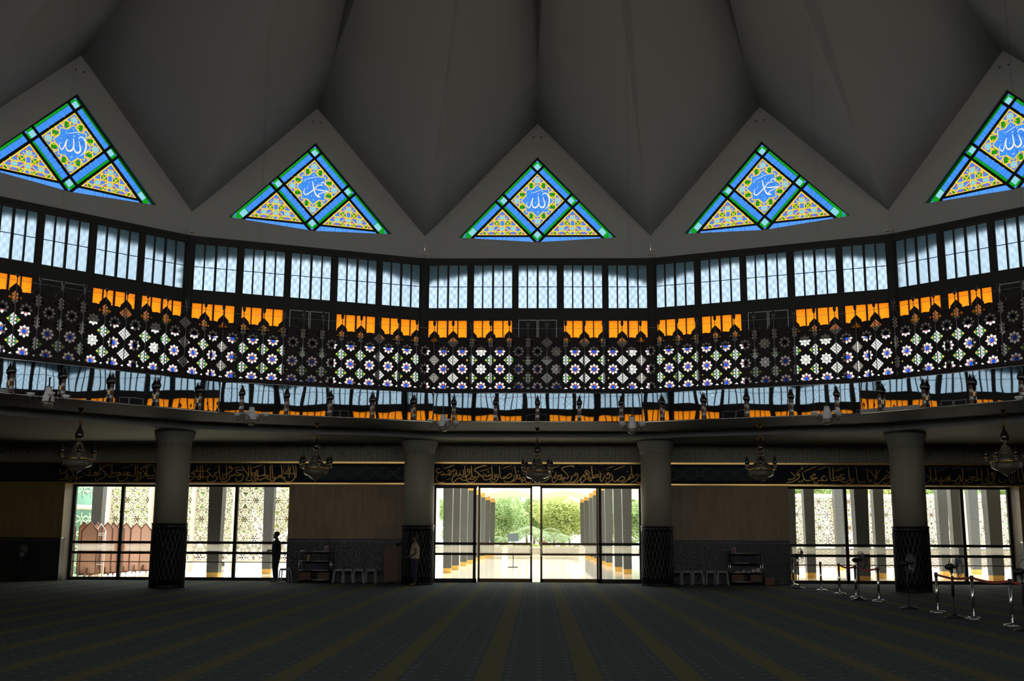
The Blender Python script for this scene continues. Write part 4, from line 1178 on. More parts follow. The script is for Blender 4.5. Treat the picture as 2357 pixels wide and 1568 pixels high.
# middle doors: fixed side lights and two sliding leaves
for sg in (-1, 1):
    b = MB()
    xs = sorted((sg * 3.6, sg * 2.1))
    fbar(b, xs[0], xs[1], 3.23, 3.34, YD + .05, 'frame_dark'); fbar(b, xs[0], xs[1], 0, .14, YD + .05, 'frame_dark', .05)
    for z0, z1 in ((1.28, 1.37), (.93, 1.01)): fbar(b, xs[0], xs[1], z0, z1, YD + .05, 'frame_dark', .05)
    fbar(b, sg * 3.57 - .035, sg * 3.57 + .035, 0, 3.34, YD + .05, 'frame_dark', .06); fbar(b, sg * 2.18 - .05, sg * 2.18 + .05, 0, 3.34, YD + .05, 'frame_dark', .05)
    o = b.build('window_%d' % nwin); nwin += 1
    tag(o, label='fixed side light %s of the middle sliding doors' % ('left' if sg < 0 else 'right'), cat='window', kind='structure')
    g_ = MB(); g_.box(xs[0], xs[1], YD + .046, YD + .054, .1, 3.28, 'clear_glass'); g_.build('pane', o)
    e_ = MB(); e_.box(xs[0] + .08, xs[1] - .1, YD + .036, YD + .042, 1.02, 1.27, 'etched_glass'); e_.build('etched_strip', o)
    # sliding leaf, gap between leaves
    xa, xb = (-2.06, -.17) if sg < 0 else (.10, 2.12)
    b = MB()
    fbar(b, xa, xb, 3.235, 3.31, YD - .06, 'frame_dark', .03); fbar(b, xa, xb, .02, .15, YD - .06, 'bronze', .03)
    for z0, z1 in ((1.285, 1.365), (.935, 1.005)): fbar(b, xa, xb, z0, z1, YD - .06, 'bronze', .035)
    for x in (xa + .04, xb - .04): fbar(b, x - .035, x + .035, .02, 3.31, YD - .06, 'bronze', .03)
    o = b.build('door_%d' % (1 if sg < 0 else 2)); tag(o, label='%s bronze framed sliding glass leaf of the middle doors' % ('left' if sg < 0 else 'right'), cat='door', kind='structure')
    g_ = MB(); g_.box(xa + .05, xb - .05, YD - .064, YD - .056, .1, 3.25, 'clear_glass'); g_.build('pane', o)
    e_ = MB(); e_.box(xa + .08, xb - .08, YD - .074, YD - .068, 1.01, 1.28, 'etched_glass')
    e_.build('etched_strip', o)
    xh = xb - .05 if sg < 0 else xa + .05
    h_ = MB(); h_.tube([(xh, YD - .13, .88), (xh, YD - .14, 1.4)], .018, 'chrome', 8)
    for z in (.92, 1.36): h_.tube([(xh, YD - .13, z), (xh, YD - .09, z)], .012, 'chrome', 6)
    h_.build('door_handle', o)
b = MB(); b.box(-3.6, 3.6, YD - .1, YD + .1, 3.295, 3.36, 'frame_dark')
b.build('trim_3', kind='structure', label='dark head rail over the middle doors', cat='door head')

# ------------------------------------------------------------------ columns
def column():
    b = MB(); b.lathe([(.50, 1.94), (.505, 4.45)], 'shaft_relief', n=40); o = b.build('column')
    b = MB(); b.lathe([(.515, 4.30), (.53, 4.45), (.60, 4.62), (.62, 4.72), (.62, 4.77)], 'plaster_low', n=40)
    for i in range(16):
        a = 2 * PI * i / 16
        for r0, z0, z1, w in ((.54, 4.28, 4.46, .07), (.58, 4.42, 4.60, .085)):
            c_, s_ = math.cos(a + (PI / 16 if z0 > 4.4 else 0)), math.sin(a + (PI / 16 if z0 > 4.4 else 0))
            pts = [((r0) * c_ - s_ * w, (r0) * s_ + c_ * w, z1), ((r0) * c_ + s_ * w, r0 * s_ - c_ * w, z1), ((r0 - .03) * c_, (r0 - .03) * s_, z0)]
            b.add(pts, [(0, 1, 2)], 'plaster_low')
    b.build('capital', o)
    b = MB(); b.lathe([(.53, 0), (.53, 1.90), (.545, 1.90), (.545, 1.94), (.50, 1.94)], 'mosaic', n=40); ba = b.build('mosaic_base', o)
    b = MB()
    for z in (.03, 1.83):
        for i in range(48):
            a = 2 * PI * i / 48; c_, s_ = math.cos(a), math.sin(a)
            b.add([(.535 * c_ - s_ * .024, .535 * s_ + c_ * .024, z), (.535 * c_ + s_ * .024, .535 * s_ - c_ * .024, z), (.538 * c_, .538 * s_, z + .05)], [(0, 1, 2)], 'mosaic_light')
    for i in range(24):      # raised lozenge net
        for j in range(6):
            a0 = 2 * PI * i / 24; z0 = .25 + j * .25
            if z0 + .25 > 1.78: continue
            for d_ in (-1, 1):
                a1 = a0 + d_ * PI / 24; ph = (j % 2) * PI / 24
                b.obox((.533 * math.cos(a0 + ph), .533 * math.sin(a0 + ph), z0), (.533 * math.cos(a1 + ph), .533 * math.sin(a1 + ph), z0 + .25), .009, .008, 'mosaic_light', up=(math.cos(a0), math.sin(a0), 0))
    b.build('tile_net', ba)
    return o
cols = [(-1.5, 'patterned round column with dark mosaic foot, left of the praying man'), (-.5, 'patterned round column with dark mosaic foot behind the person in beige'),
        (.5, 'patterned round column with dark mosaic foot, right of the middle doors'), (1.5, 'patterned round column with dark mosaic foot behind the queue posts')]
co = None
for k, lb in cols:
    o = column() if co is None else copy_tree(co)
    co = co or o
    o.location = rp(20.42, k * DA, 0); tag(o, label=lb, cat='column', group='round columns')

# ------------------------------------------------------------------ outdoors: paving, canopy, dark columns
b = MB(); b.box(-40, 45, YG + .05, 72, -0.14, -0.01, 'paving')
b.build('ground_paving', kind='structure', label='polished pale paving of the outer court', cat='paving')
b = MB(); b.box(-90, 90, 72, 140, -0.3, -0.05, 'soil'); b.build('ground_garden', kind='structure', label='garden ground beyond the court', cat='ground')
# canopy: row of shallow white vaults running away over the court
def canopy(x0, n, pitch, y0, y1, z0, h, label):
    b = MB(); sg = 10
    pr = []
    for i in range(n * sg + 1):
        x = x0 + i * pitch / sg; pr.append((x, z0 + h * math.sin(PI * (i % sg) / sg)))
    vs = [(x, y, z) for y in (y0, y1) for x, z in pr]; m_ = len(pr)
    b.add(vs, [(i, i + 1, m_ + i + 1, m_ + i) for i in range(m_ - 1)], 'canopy')
    vs2 = [(x, y, z + .3) for y in (y0, y1) for x, z in pr]
    b.add(vs2, [(i, i + 1, m_ + i + 1, m_ + i) for i in range(m_ - 1)], 'canopy')
    for y in (y0, y1):
        for i in range(m_ - 1):
            (xa, za), (xb, zb_) = pr[i], pr[i + 1]
            b.add([(xa, y, za), (xb, y, zb_), (xb, y, zb_ + .3), (xa, y, za + .3)], [(0, 1, 2, 3)], 'canopy')
    return b.build('canopy_roof', label=label, cat='canopy')
canopy(-3.9, 2, 3.9, 60, 71, 4.32, .38, 'white vaulted canopy over the far end of the court')
for sg in (-1, 1):
    xs = sorted((sg * 3.4, sg * 9.5))
    b = MB(); b.box(xs[0], xs[1], 23.5, 71, 4.45, 4.65, 'canopy')
    b.build('canopy_roof', label='flat white colonnade roof on the %s of the court' % ('left' if sg < 0 else 'right'), cat='canopy')
b = MB(); b.box(9.6, 30, 22.9, 28.5, 4.55, 4.75, 'canopy'); b.build('canopy_roof', label='white roof over the walk outside the right window bay', cat='canopy')
def dark_column():
    o = empty('granite_column')
    b = MB()
    vs = [(sx * w, sy * w, z) for z, w in ((.2, .175), (4.15, .215)) for sx, sy in ((-1, -1), (1, -1), (1, 1), (-1, 1))]
    b.add(vs, [(0, 1, 2, 3), (7, 6, 5, 4), (0, 4, 5, 1), (1, 5, 6, 2), (2, 6, 7, 3), (3, 7, 4, 0)], 'granite'); b.build('shaft', o)
    b = MB(); b.box(-.17, .17, -.17, .17, -.01, .2, 'gold_paint'); b.build('base', o)
    b = MB(); b.box(-.2, .2, -.2, .2, 4.15, 4.45, 'gold_paint'); b.build('capital', o)
    return o
dc = None
DC = [(-11.2, 29, 'outside behind the praying man'), (-12.1, 24.5, 'outside, nearest the column left of the praying man'), (-17.45, 26.6, 'beside the green drum'),
      (9.75, 26, 'at the left edge of the right window bay'), (10.9, 27.7, 'behind the farthest queue posts'), (12.0, 24.4, 'behind the second floor fan'), (14.9, 38, 'far out by the right lattice, thin'),
      (13.7, 27.8, 'just left of the round column behind the queue posts'), (17.2, 30.4, 'just right of the round column behind the queue posts'), (16.75, 27.7, 'by the mullion of the right bay'), (19.6, 33.2, 'outside behind the nearest fan'), (17.4, 25.7, 'near the right end of the right window bay'),
      (-3.88, 31.2, 'first of the left row of the court'), (-3.85, 35.5, 'second of the left row of the court'), (-3.9, 42.1, 'third of the left row of the court'), (-3.86, 46.9, 'fourth of the left row of the court'), (-3.8, 53.9, 'fifth of the left row of the court'), (-3.75, 58.6, 'sixth of the left row of the court'), (-3.68, 64.9, 'seventh of the left row of the court'), (-3.5, 70.0, 'farthest of the left row of the court'),
      (3.9, 31.2, 'first of the right row of the court'), (3.75, 34.4, 'second of the right row of the court'), (3.85, 42.5, 'third of the right row of the court'), (3.8, 46.2, 'fourth of the right row of the court'), (3.8, 53.9, 'fifth of the right row of the court'), (3.78, 58.6, 'sixth of the right row of the court'), (3.72, 64.9, 'seventh of the right row of the court'), (3.62, 70.0, 'farthest of the right row of the court')]
for i, (x, y, w_) in enumerate(DC):
    o = dark_column() if dc is None else copy_tree(dc)
    dc = dc or o
    o.location = (x, y, 0)
    if i in (1, 5, 11): o.scale = (1.25, 1.25, 1)
    tag(o, label='square dark granite column with gold foot ' + w_, cat='column', group='granite columns outdoors')
b = MB(); b.box(-4.35, -4.12, 22.9, 29.6, -.01, 4.4, 'white_marble')
for z in (.55, 1.1): b.box(-4.12, -4.115, 22.9, 29.6, z, z + .02, 'granite')
b.build('wall_court', kind='structure', label='cream marble side wall left of the court', cat='wall')

# ------------------------------------------------------------------ white lattice walls outdoors
def jali(x0, x1, z0, z1, p, ox, oz, name='lattice_wall', bw=.055, dp=.10, knob=True, bar_m='jali_white'):
    b = MB(); kn = MB()
    def seg(xa, za, xb, zb_, w=bw):
        t0, t1 = 0.0, 1.0
        for (a_, c_, lo, hi) in ((xa, xb, x0, x1), (za, zb_, z0, z1)):
            d = c_ - a_
            for lim, sg in ((lo, 1), (hi, -1)):
                fa, fb = (a_ - lim) * sg, (c_ - lim) * sg
                if fa < 0 and fb < 0: return
                if fa < 0: t0 = max(t0, fa / (fa - fb))
                elif fb < 0: t1 = min(t1, fa / (fa - fb))
        if t1 - t0 < .03: return
        b.obox((xa + (xb - xa) * t0, 0, za + (zb_ - za) * t0), (xa + (xb - xa) * t1, 0, za + (zb_ - za) * t1), w, dp, bar_m)
    h = p * math.sqrt(3) / 2
    r0 = int((z0 - oz) / h) - 1; r1 = int((z1 - oz) / h) + 2
    for r_ in range(r0, r1 + 1):
        cz = oz + r_ * h
        c0 = int((x0 - ox) / p) - 2; c1 = int((x1 - ox) / p) + 2
        for c_ in range(c0, c1 + 1):
            cx = ox + c_ * p + (p / 2 if r_ % 2 else 0)
            if cx < x0 - p or cx > x1 + p: continue
            for s_ in range(6):
                a = PI / 6 + s_ * PI / 3
                dx, dz = math.cos(a), math.sin(a); nx, nz = -dz, dx
                for o_ in (-1, 1):
                    seg(cx + dx * .06 * p + nx * o_ * .055 * p, cz + dz * .06 * p + nz * o_ * .055 * p, cx + dx * .40 * p + nx * o_ * .055 * p, cz + dz * .40 * p + nz * o_ * .055 * p)
                a2 = s_ * PI / 3      # chevrons between the spokes
                vx, vz = cx + .20 * p * math.cos(a2), cz + .20 * p * math.sin(a2)
                for o_ in (-1, 1):
                    a3 = a2 + o_ * PI / 6
                    seg(vx, vz, vx + .22 * p * math.cos(a3), vz + .22 * p * math.sin(a3))
            for s_ in range(3):       # double lines of the star net, each hexagon edge once
                a = PI / 6 + s_ * PI / 3
                mx_, mz_ = cx + .433 * p * math.cos(a), cz + .433 * p * math.sin(a)
                tx, tz = -math.sin(a), math.cos(a)
                for o_ in (-1, 1):
                    q = o_ * .035 * p
                    seg(mx_ + math.cos(a) * q - tx * p * .5, mz_ + math.sin(a) * q - tz * p * .5, mx_ + math.cos(a) * q + tx * p * .5, mz_ + math.sin(a) * q + tz * p * .5, bw * .8)
            if knob and x0 < cx < x1 and z0 < cz < z1: kn.ball((cx, -.07, cz), .055 * p, .05, .055 * p, 'wood_orange', 10, 6)
    o = b.build(name)
    if knob: kn.build('rosette_knobs', o)
    return o
o = jali(-25, -4.6, .42, 4.5, .985, -13.289, .567 + .853 * 0)
b = MB()
for z in (.42, 4.5): b.box(-25, -4.6, -.06, .06, z - .05, z + .05, 'jali_white')
b.build('rail', o)
o.location = (0, 33.0, 0); tag(o, label='white hexagon lattice wall outside the left window bay', cat='lattice wall')
o = jali(8.6, 33, 1.15, 3.68, .787, 14.957, .715)
b = MB(); b.box(8.6, 33, -.06, .06, 3.66, 3.84, 'jali_white'); b.box(8.6, 33, -.06, .06, 1.08, 1.15, 'jali_white')
b.build('rail', o); o.location = (0, 42.0, 0); tag(o, label='white hexagon lattice wall outside the right window bay', cat='lattice wall')
o = jali(8.6, 33, .05, .95, .30, 0, 0, 'low_fence', .022, .04, False, 'fence_tan'); o.location = (0, 40.5, 0)
b = MB(); b.box(8.6, 33, -.03, .03, .95, 1.0, 'frame_dark'); b.box(8.6, 33, -.03, .03, .0, .05, 'white_marble'); b.build('rail', o)
tag(o, label='low fine lattice fence along the court, right window bay', cat='fence')
o = jali(-3.4, 3.4, .1, .62, .3, 0, 0, 'low_fence', .03, .04, False); o.location = (0, 71.2, 0)
b = MB(); b.box(-3.4, 3.4, -.04, .04, .62, .7, 'white_marble'); b.box(-3.4, 3.4, -.03, .03, .0, .1, 'white_marble')
b.build('rail', o)
tag(o, label='low white lattice fence closing the far end of the court', cat='fence')
pst = None
for x, w_ in ((-19.47, 'beside the green drum'), (-17.52, 'behind the tall wooden partitions'), (-15.58, 'just right of the leftmost round column'), (-13.7, 'between the two granite columns'), (-11.0, 'partly behind the praying man'), (-9.2, 'at the right end of the left bay')):
    b = MB(); b.box(-.075, .075, -.12, .12, -.01, 4.55, 'jali_white')
    o = b.build('post') if pst is None else pst.copy()
    if pst is None: pst = o; o.name = 'lattice_post'
    else: COL.objects.link(o); o.name = 'lattice_post'
    o.location = (x, 32.75, 0); tag(o, label='cream post of the left lattice wall ' + w_, cat='post', group='lattice wall posts')
for x, w_ in ((12.6, 'left of the thin granite column'), (15.75, 'right of the thin granite column'), (22.6, 'near the right edge of the bay')):
    o = pst.copy(); COL.objects.link(o); o.location = (x, 41.75, -.7); o.name = 'lattice_post'
    tag(o, label='cream square post of the right lattice wall ' + w_, cat='post', group='lattice wall posts')

# green drum; the lattice light pattern on it is built as paler bars
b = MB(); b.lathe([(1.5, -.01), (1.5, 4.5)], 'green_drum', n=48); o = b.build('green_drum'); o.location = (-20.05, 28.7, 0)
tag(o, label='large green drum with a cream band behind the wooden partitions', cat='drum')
b = MB(); b.lathe([(1.5, 2.58), (1.56, 2.62), (1.57, 2.67), (1.56, 2.73), (1.5, 2.77)], 'white_marble', n=48); b.build('cream_band', o)
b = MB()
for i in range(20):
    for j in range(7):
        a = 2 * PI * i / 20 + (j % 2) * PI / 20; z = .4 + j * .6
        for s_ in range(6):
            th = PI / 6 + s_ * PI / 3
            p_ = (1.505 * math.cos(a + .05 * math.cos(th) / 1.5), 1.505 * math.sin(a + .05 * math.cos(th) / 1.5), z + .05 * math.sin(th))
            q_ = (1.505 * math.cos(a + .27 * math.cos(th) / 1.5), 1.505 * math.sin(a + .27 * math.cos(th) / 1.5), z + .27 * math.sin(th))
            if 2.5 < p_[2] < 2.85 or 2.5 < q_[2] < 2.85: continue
            b.obox(p_, q_, .05, .02, 'green_lit', up=(math.cos(a), math.sin(a), 0))
b.build('light_pattern_bars', o)

# wooden partitions with pointed tops
def partition(w, h):
    o = empty('wooden_partition')
    b = MB(); b.prism([(-w / 2, .08), (w / 2, .08), (w / 2, h - w * .55), (0, h), (-w / 2, h - w * .55)], -.02, .02, 'wood_partition'); b.build('panel', o)
    b = MB(); q = [(-w / 2, .08), (w / 2, .08), (w / 2, h - w * .55), (0, h), (-w / 2, h - w * .55)]; c_ = (0, h * .5)
    inn = [(x * .9, c_[1] + (z - c_[1]) * .96) for x, z in q]; b.ring(q, inn, -.035, .035, 'wood_red'); b.build('frame', o)
    b = MB(); b.add([(-.02, -.35, .05), (-.02, .35, .05), (-.02, .1, .32), (-.02, -.1, .32), (.02, -.35, .05), (.02, .35, .05), (.02, .1, .32), (.02, -.1, .32)], [(0, 1, 2, 3), (7, 6, 5, 4), (0, 4, 5, 1), (1, 5, 6, 2), (2, 6, 7, 3), (3, 7, 4, 0)], 'wood_red'); b.build('foot', o)
    for y in (-.3, .3):
        b = MB(); b.ball((0, y, .022), .025, .025, .032, 'black_metal', 8, 6); b.build('wheel', o)
    return o
base_p = None
PT = [(-17.62, 24.55, .36), (-17.30, 24.95, .36), (-17.02, 24.85, .62), (-17.12, 25.75, .26), (-16.86, 26.15, .44), (-16.86, 26.75, .42), (-16.84, 27.35, .44), (-16.80, 27.95, .42), (-16.72, 28.9, .42), (-16.58, 29.6, .66), (-16.36, 30.3, .40), (-16.2, 31.0, .40)]
for i, (x, y, w) in enumerate(PT):
    h = 2.06
    o = partition(w, h); o.location = (x, y, 0); o.rotation_euler = (0, 0, R(-6 + (i % 3) * 6))
    tag(o, label='brown pointed wooden partition, %s from the left outside the left bay' % ORD[i], cat='partition', group='wooden partitions outdoors')
o = empty('metal_gate_leaf', (-16.74, 25.2, 0), R(-25), label='thin cream metal framed leaf standing open in front of the partitions', cat='gate')
b = MB()
for x in (-.25, .25): b.tube([(x, 0, 0.0), (x, 0, 1.72)], .018, 'white_metal', 6)
b.tube([(-.25, 0, 1.72), (0, 0, 1.98), (.25, 0, 1.72)], .018, 'white_metal', 6); b.build('frame', o)
b = MB()
for z in (.06, .45, .55, 1.15, 1.25, 1.55, 1.62): b.tube([(-.25, 0, z), (.25, 0, z)], .012, 'white_metal', 6)
for x in (-.17, .17): b.tube([(x, 0, .06), (x, 0, 1.6)], .009, 'white_metal', 6)
b.build('bars', o)
# bollards, standing screen, small sign
b = MB(); b.prism([(-.2, -.01), (.2, -.01), (.2, .78), (.14, .9), (0, .96), (-.14, .9), (-.2, .78)], -.15, .15, 'white_marble'); bo1 = b.build('bollard'); bo1.location = (-2.16, 58, 0)
tag(bo1, label='white stone gate pillar left of the court end', cat='bollard', group='gate pillars')
bo2 = bo1.copy(); COL.objects.link(bo2); bo2.location = (3.05, 58, 0); tag(bo2, label='white stone gate pillar right of the court end')
o = empty('standing_screen', (-1.22, 40, 0), 0, label='dark grey screen on a stand seen through the left door leaf', cat='screen')
b = MB(); b.box(-.28, .28, -.02, .02, 1.30, 1.70, 'screen_grey'); b.build('panel', o)
b = MB(); b.box(-.02, .02, -.02, .02, .03, 1.3, 'black_metal'); b.build('pole', o)
b = MB(); b.box(-.25, .25, -.2, .2, -.01, .03, 'black_metal'); b.build('base', o)
o = empty('small_sign', (.33, 36, 0), 0, label='small dark red sign on a thin post right of the door gap', cat='sign')
b = MB(); b.box(-.1, .1, -.01, .01, 1.22, 1.34, 'sign_red'); b.build('board', o)
b = MB(); b.box(-.01, .01, -.01, .01, -.01, 1.22, 'white_metal'); b.build('post', o)

# ------------------------------------------------------------------ trees and palms
def crown(n, rx, ry, rz, m, size, seed):
    rr = random.Random(seed); b = MB()
    blobs = [(rr.uniform(-.6, .6) * rx, rr.uniform(-.6, .6) * ry, rr.uniform(-.6, .7) * rz, rr.uniform(.35, .6)) for _ in range(16)]
    for i in range(n):
        bx, by, bz, br = rr.choice(blobs)
        u = rr.uniform(-1, 1); a = rr.uniform(0, 2 * PI); q = math.sqrt(1 - u * u)
        rad = br * rr.uniform(.75, 1.0)
        c_ = Vector((bx + rad * rx * q * math.cos(a), by + rad * ry * q * math.sin(a), bz + rad * rz * u))
        d = Vector((rr.gauss(0, 1), rr.gauss(0, 1), rr.gauss(0, .6))).normalized(); e = d.orthogonal().normalized(); s_ = size * rr.uniform(.6, 1.3)
        b.add([c_ - d * s_, c_ + e * s_ * .5, c_ + d * s_, c_ - e * s_ * .5], [(0, 1, 2, 3)], m)
    return b
cr1 = crown(13000, 2.6, 2.2, 2.3, 'leaf', .12, 1).build('crown')
cr2 = crown(13000, 2.6, 2.2, 2.3, 'leaf_yellow', .12, 2).build('crown')
def trunk_mesh():
    b = MB(); b.tube([(0, 0, -.3), (.05, 0, 1.0), (-.05, .05, 2.2), (0, 0, 3.4)], [.16, .13, .11, .07], 'bark', 8)
    for a in (.5, 2.4, 4.2): b.tube([(0, 0, 2.0), (.6 * math.cos(a), .6 * math.sin(a), 2.8), (1.1 * math.cos(a), 1.1 * math.sin(a), 3.6)], [.07, .05, .02], 'bark', 6)
    return b.build('trunk')
tk = trunk_mesh()
used = set()
def part_copy(src, parent, loc=(0, 0, 0), sc=(1, 1, 1), rz=0):
    if src.name in used:
        c_ = src.copy(); COL.objects.link(c_)
    else: c_ = src; used.add(src.name)
    c_.parent = parent; c_.location = loc; c_.scale = sc; c_.rotation_euler = (0, 0, rz)
    return c_
TREES = [(-6.5, 80, 1.0, 1, 'leafy green tree beyond the court behind the left granite row'), (-3.0, 78, .98, 1, 'leafy green tree at the left of the doorway view'), (-.2, 84, 1.05, 1, 'dim green tree behind the gap of the doors'),
         (2.3, 79, 1.02, 2, 'yellow-green tree filling the right door leaf'), (5.2, 82, 1.0, 2, 'yellow-green tree behind the right granite row'), (9, 80, 1.05, 1, 'green tree beyond the right end of the court'),
         (-25, 41, 1.1, 1, 'green tree outside the lattice behind the green drum'), (-20.5, 42, 1.0, 2, 'yellow-green tree outside the lattice behind the wooden partitions'), (-16.5, 41, 1.1, 1, 'green tree outside the lattice left of the granite columns'), (-12.5, 43, 1.0, 2, 'yellow-green tree outside the lattice between granite columns'), (-8.8, 42, 1.05, 1, 'green tree outside the lattice behind the praying man'),
         (11, 50, 1.1, 1, 'green tree above the right lattice at its left end'), (15.5, 51, 1.1, 1, 'green tree above the right lattice beside the thin column'), (20.5, 52, 1.15, 2, 'yellow-green tree above the right lattice near the round column'), (25.5, 51, 1.1, 1, 'green tree above the right lattice near the bay end'), (31, 53, 1.2, 1, 'green tree beyond the right end of the lattice')]
for i, (x, y, s_, kd, lb) in enumerate(TREES):
    o = empty('tree', (x, y, -.05), i * 1.3, label=lb, cat='tree', group='trees beyond the court')
    part_copy(cr1 if kd == 1 else cr2, o, (0, 0, 3.0 * s_), (s_, s_, s_)); part_copy(tk, o)
def palm():
    b = MB(); rr = random.Random(5)
    for i in range(13):
        a = i * 2 * PI / 13 + rr.uniform(-.1, .1); L0 = rr.uniform(1.4, 2.0); up = rr.uniform(.2, 1.0)
        pts = [Vector((math.cos(a) * L0 * t_, math.sin(a) * L0 * t_, up * 1.6 * t_ - 1.5 * t_ * t_)) for t_ in [j / 14 for j in range(15)]]
        b.tube(pts, .015, 'leaf_palm', 4)
        sd = Vector((-math.sin(a), math.cos(a), 0))
        for j in range(2, 15):
            for s_ in (-1, 1):
                t_ = pts[j]; f = (pts[j] - pts[j - 1]).normalized(); l_ = .42 * (1 - abs(j - 7) / 13)
                tip = t_ + sd * s_ * l_ + f * .18 - Vector((0, 0, .16))
                b.add([t_, t_ + f * .05, tip], [(0, 1, 2)], 'leaf_palm')
    return b.build('fronds')
fr = palm()
b = MB(); b.tube([(0, 0, -.3), (.1, 0, .8), (.05, 0, 1.7)], [.13, .11, .09], 'bark', 8); ptk = b.build('trunk')
used |= set()
for i, (x, y, s_, lb) in enumerate([(-.9, 73.6, 1.0, 'palm with arching fronds left of the door gap'), (1.35, 73.4, .9, 'low palm in the middle of the right door leaf'), (2.7, 74.2, .8, 'small palm beside the right granite row'), (-2.6, 74.4, .75, 'small palm beside the left granite row'), (.35, 74.8, 1.15, 'tall palm right behind the door gap')]):
    o = empty('palm', (x, y, -.05), i * .7, label=lb, cat='palm', group='palms at the end of the court')
    part_copy(fr, o, (.05, 0, 1.7 * s_), (s_, s_, s_)); part_copy(ptk, o, (0, 0, 0), (1, 1, s_))
sh = crown(1500, .8, .6, .6, 'leaf_yellow', .10, 9)
shm = sh.build('shrub')
for i in range(12):
    x = -4.4 + i * .8; o = shm if i == 0 else shm.copy()
    if i: COL.objects.link(o); o.name = 'shrub'
    o.location = (x, 72.4 + .3 * (i % 2), .35); o.rotation_euler = (0, 0, i)
    tag(o, label='low yellow-green shrub in the hedge line at the end of the court', cat='shrub', group='shrubs at the end of the court')

# ------------------------------------------------------------------ hanging lamps
def chandelier():
    o = empty('chandelier')
    b = MB(); b.lathe([(.0, 4.98), (.075, 4.97), (.07, 4.93), (.03, 4.87), (.012, 4.84)], 'brass_dark', n=16); b.build('ceiling_rose', o)
    b = MB(); b.tube([(0, 0, 4.86), (0, 0, 4.56)], .010, 'brass_dark', 6)
    b.lathe([(.01, 4.66), (.035, 4.64), (.03, 4.60), (.01, 4.57)], 'brass_dark', n=10); b.build('stem', o)
    b = MB(); b.lathe([(.006, 4.62), (.02, 4.53), (.045, 4.44), (.10, 4.33), (.118, 4.24), (.09, 4.17), (.055, 4.15)], 'crystal_dark', n=16)
    for i in range(6):
        a = i * PI / 3; b.tube([(.05 * math.cos(a), .05 * math.sin(a), 4.50), (.10 * math.cos(a), .10 * math.sin(a), 4.56), (.12 * math.cos(a), .12 * math.sin(a), 4.52)], .006, 'brass_dark', 4)
    b.build('crown', o)
    b = MB(); b.lathe([(.06, 4.16), (.05, 4.06), (.07, 4.03), (.10, 4.0), (.14, 3.88), (.16, 3.82), (.20, 3.78), (.27, 3.70), (.34, 3.62)], 'crystal', n=24)
    for r_, z in ((.055, 4.155), (.085, 4.02), (.165, 3.82)): b.lathe([(r_, z + .012), (r_ + .012, z), (r_, z - .012)], 'gold', n=20)
    for i in range(28):
        a = 2 * PI * i / 28; b.tube([(.10 * math.cos(a), .10 * math.sin(a), 4.0), (.17 * math.cos(a), .17 * math.sin(a), 3.82), (.35 * math.cos(a), .35 * math.sin(a), 3.62)], .006, 'crystal', 4)
    b.build('crystal_tiers', o)
    b = MB(); b.lathe([(.36, 3.635), (.395, 3.63), (.40, 3.60), (.385, 3.575), (.35, 3.57), (.33, 3.60)], 'gold', n=32); b.build('gold_ring', o)
    b = MB(); b.lathe([(.36, 3.575), (.355, 3.44), (.31, 3.40), (.22, 3.37), (.20, 3.36), (.17, 3.33), (.06, 3.25), (.01, 3.235)], 'crystal', n=32)
    for i in range(40):
        a = 2 * PI * i / 40; b.tube([(.382 * math.cos(a), .382 * math.sin(a), 3.575), (.375 * math.cos(a), .375 * math.sin(a), 3.43)], .008, 'crystal', 4)
    for i in range(22):
        a = 2 * PI * i / 22; b.tube([(.22 * math.cos(a), .22 * math.sin(a), 3.37), (.10 * math.cos(a), .10 * math.sin(a), 3.28)], .008, 'crystal', 4)
    b.ball((0, 0, 3.225), .02, .02, .025, 'crystal', 8, 6); b.build('crystal_bowl', o)
    for i in range(6):
        a = i * PI / 3 + .2; c_, s_ = math.cos(a), math.sin(a)
        b = MB(); b.tube([(.30 * c_, .30 * s_, 3.60), (.40 * c_, .40 * s_, 3.56), (.47 * c_, .47 * s_, 3.62), (.47 * c_, .47 * s_, 3.72)], .010, 'brass_dark', 5); ar = b.build('arm', o)
        b = MB(); b.lathe([(.03, 3.72), (.065, 3.77), (.065, 3.83), (.035, 3.91), (.008, 3.98), (.002, 4.02)], 'crystal_dark', c=(.47 * c_, .47 * s_, 0), n=10)
        b.lathe([(.055, 3.735), (.06, 3.725), (.055, 3.71)], 'gold', c=(.47 * c_, .47 * s_, 0), n=10); b.build('candle_shade', ar)
        b = MB(); b.lathe([(.045, 3.71), (.045, 3.60), (.03, 3.59)], 'crystal', c=(.47 * c_, .47 * s_, 0), n=8); b.build('crystal_drop', ar)
    return o
ch = None
for i, k in enumerate((-2, -1, 0, 1, 2)):
    o = chandelier() if ch is None else copy_tree(ch)
    ch = ch or o
    o.location = rp(17.62, k * DA, 0.0); o.rotation_euler = (0, 0, -k * DA + [.0, .3, .1, .5, .2][i])
    tag(o, label='crystal and gold chandelier ' + ['nearest the left picture edge', 'over the wall with the four white stools', 'hanging before the middle doors', 'over the wall with the five white stools', 'nearest the right picture edge'][i], cat='chandelier', group='chandeliers under the balcony')
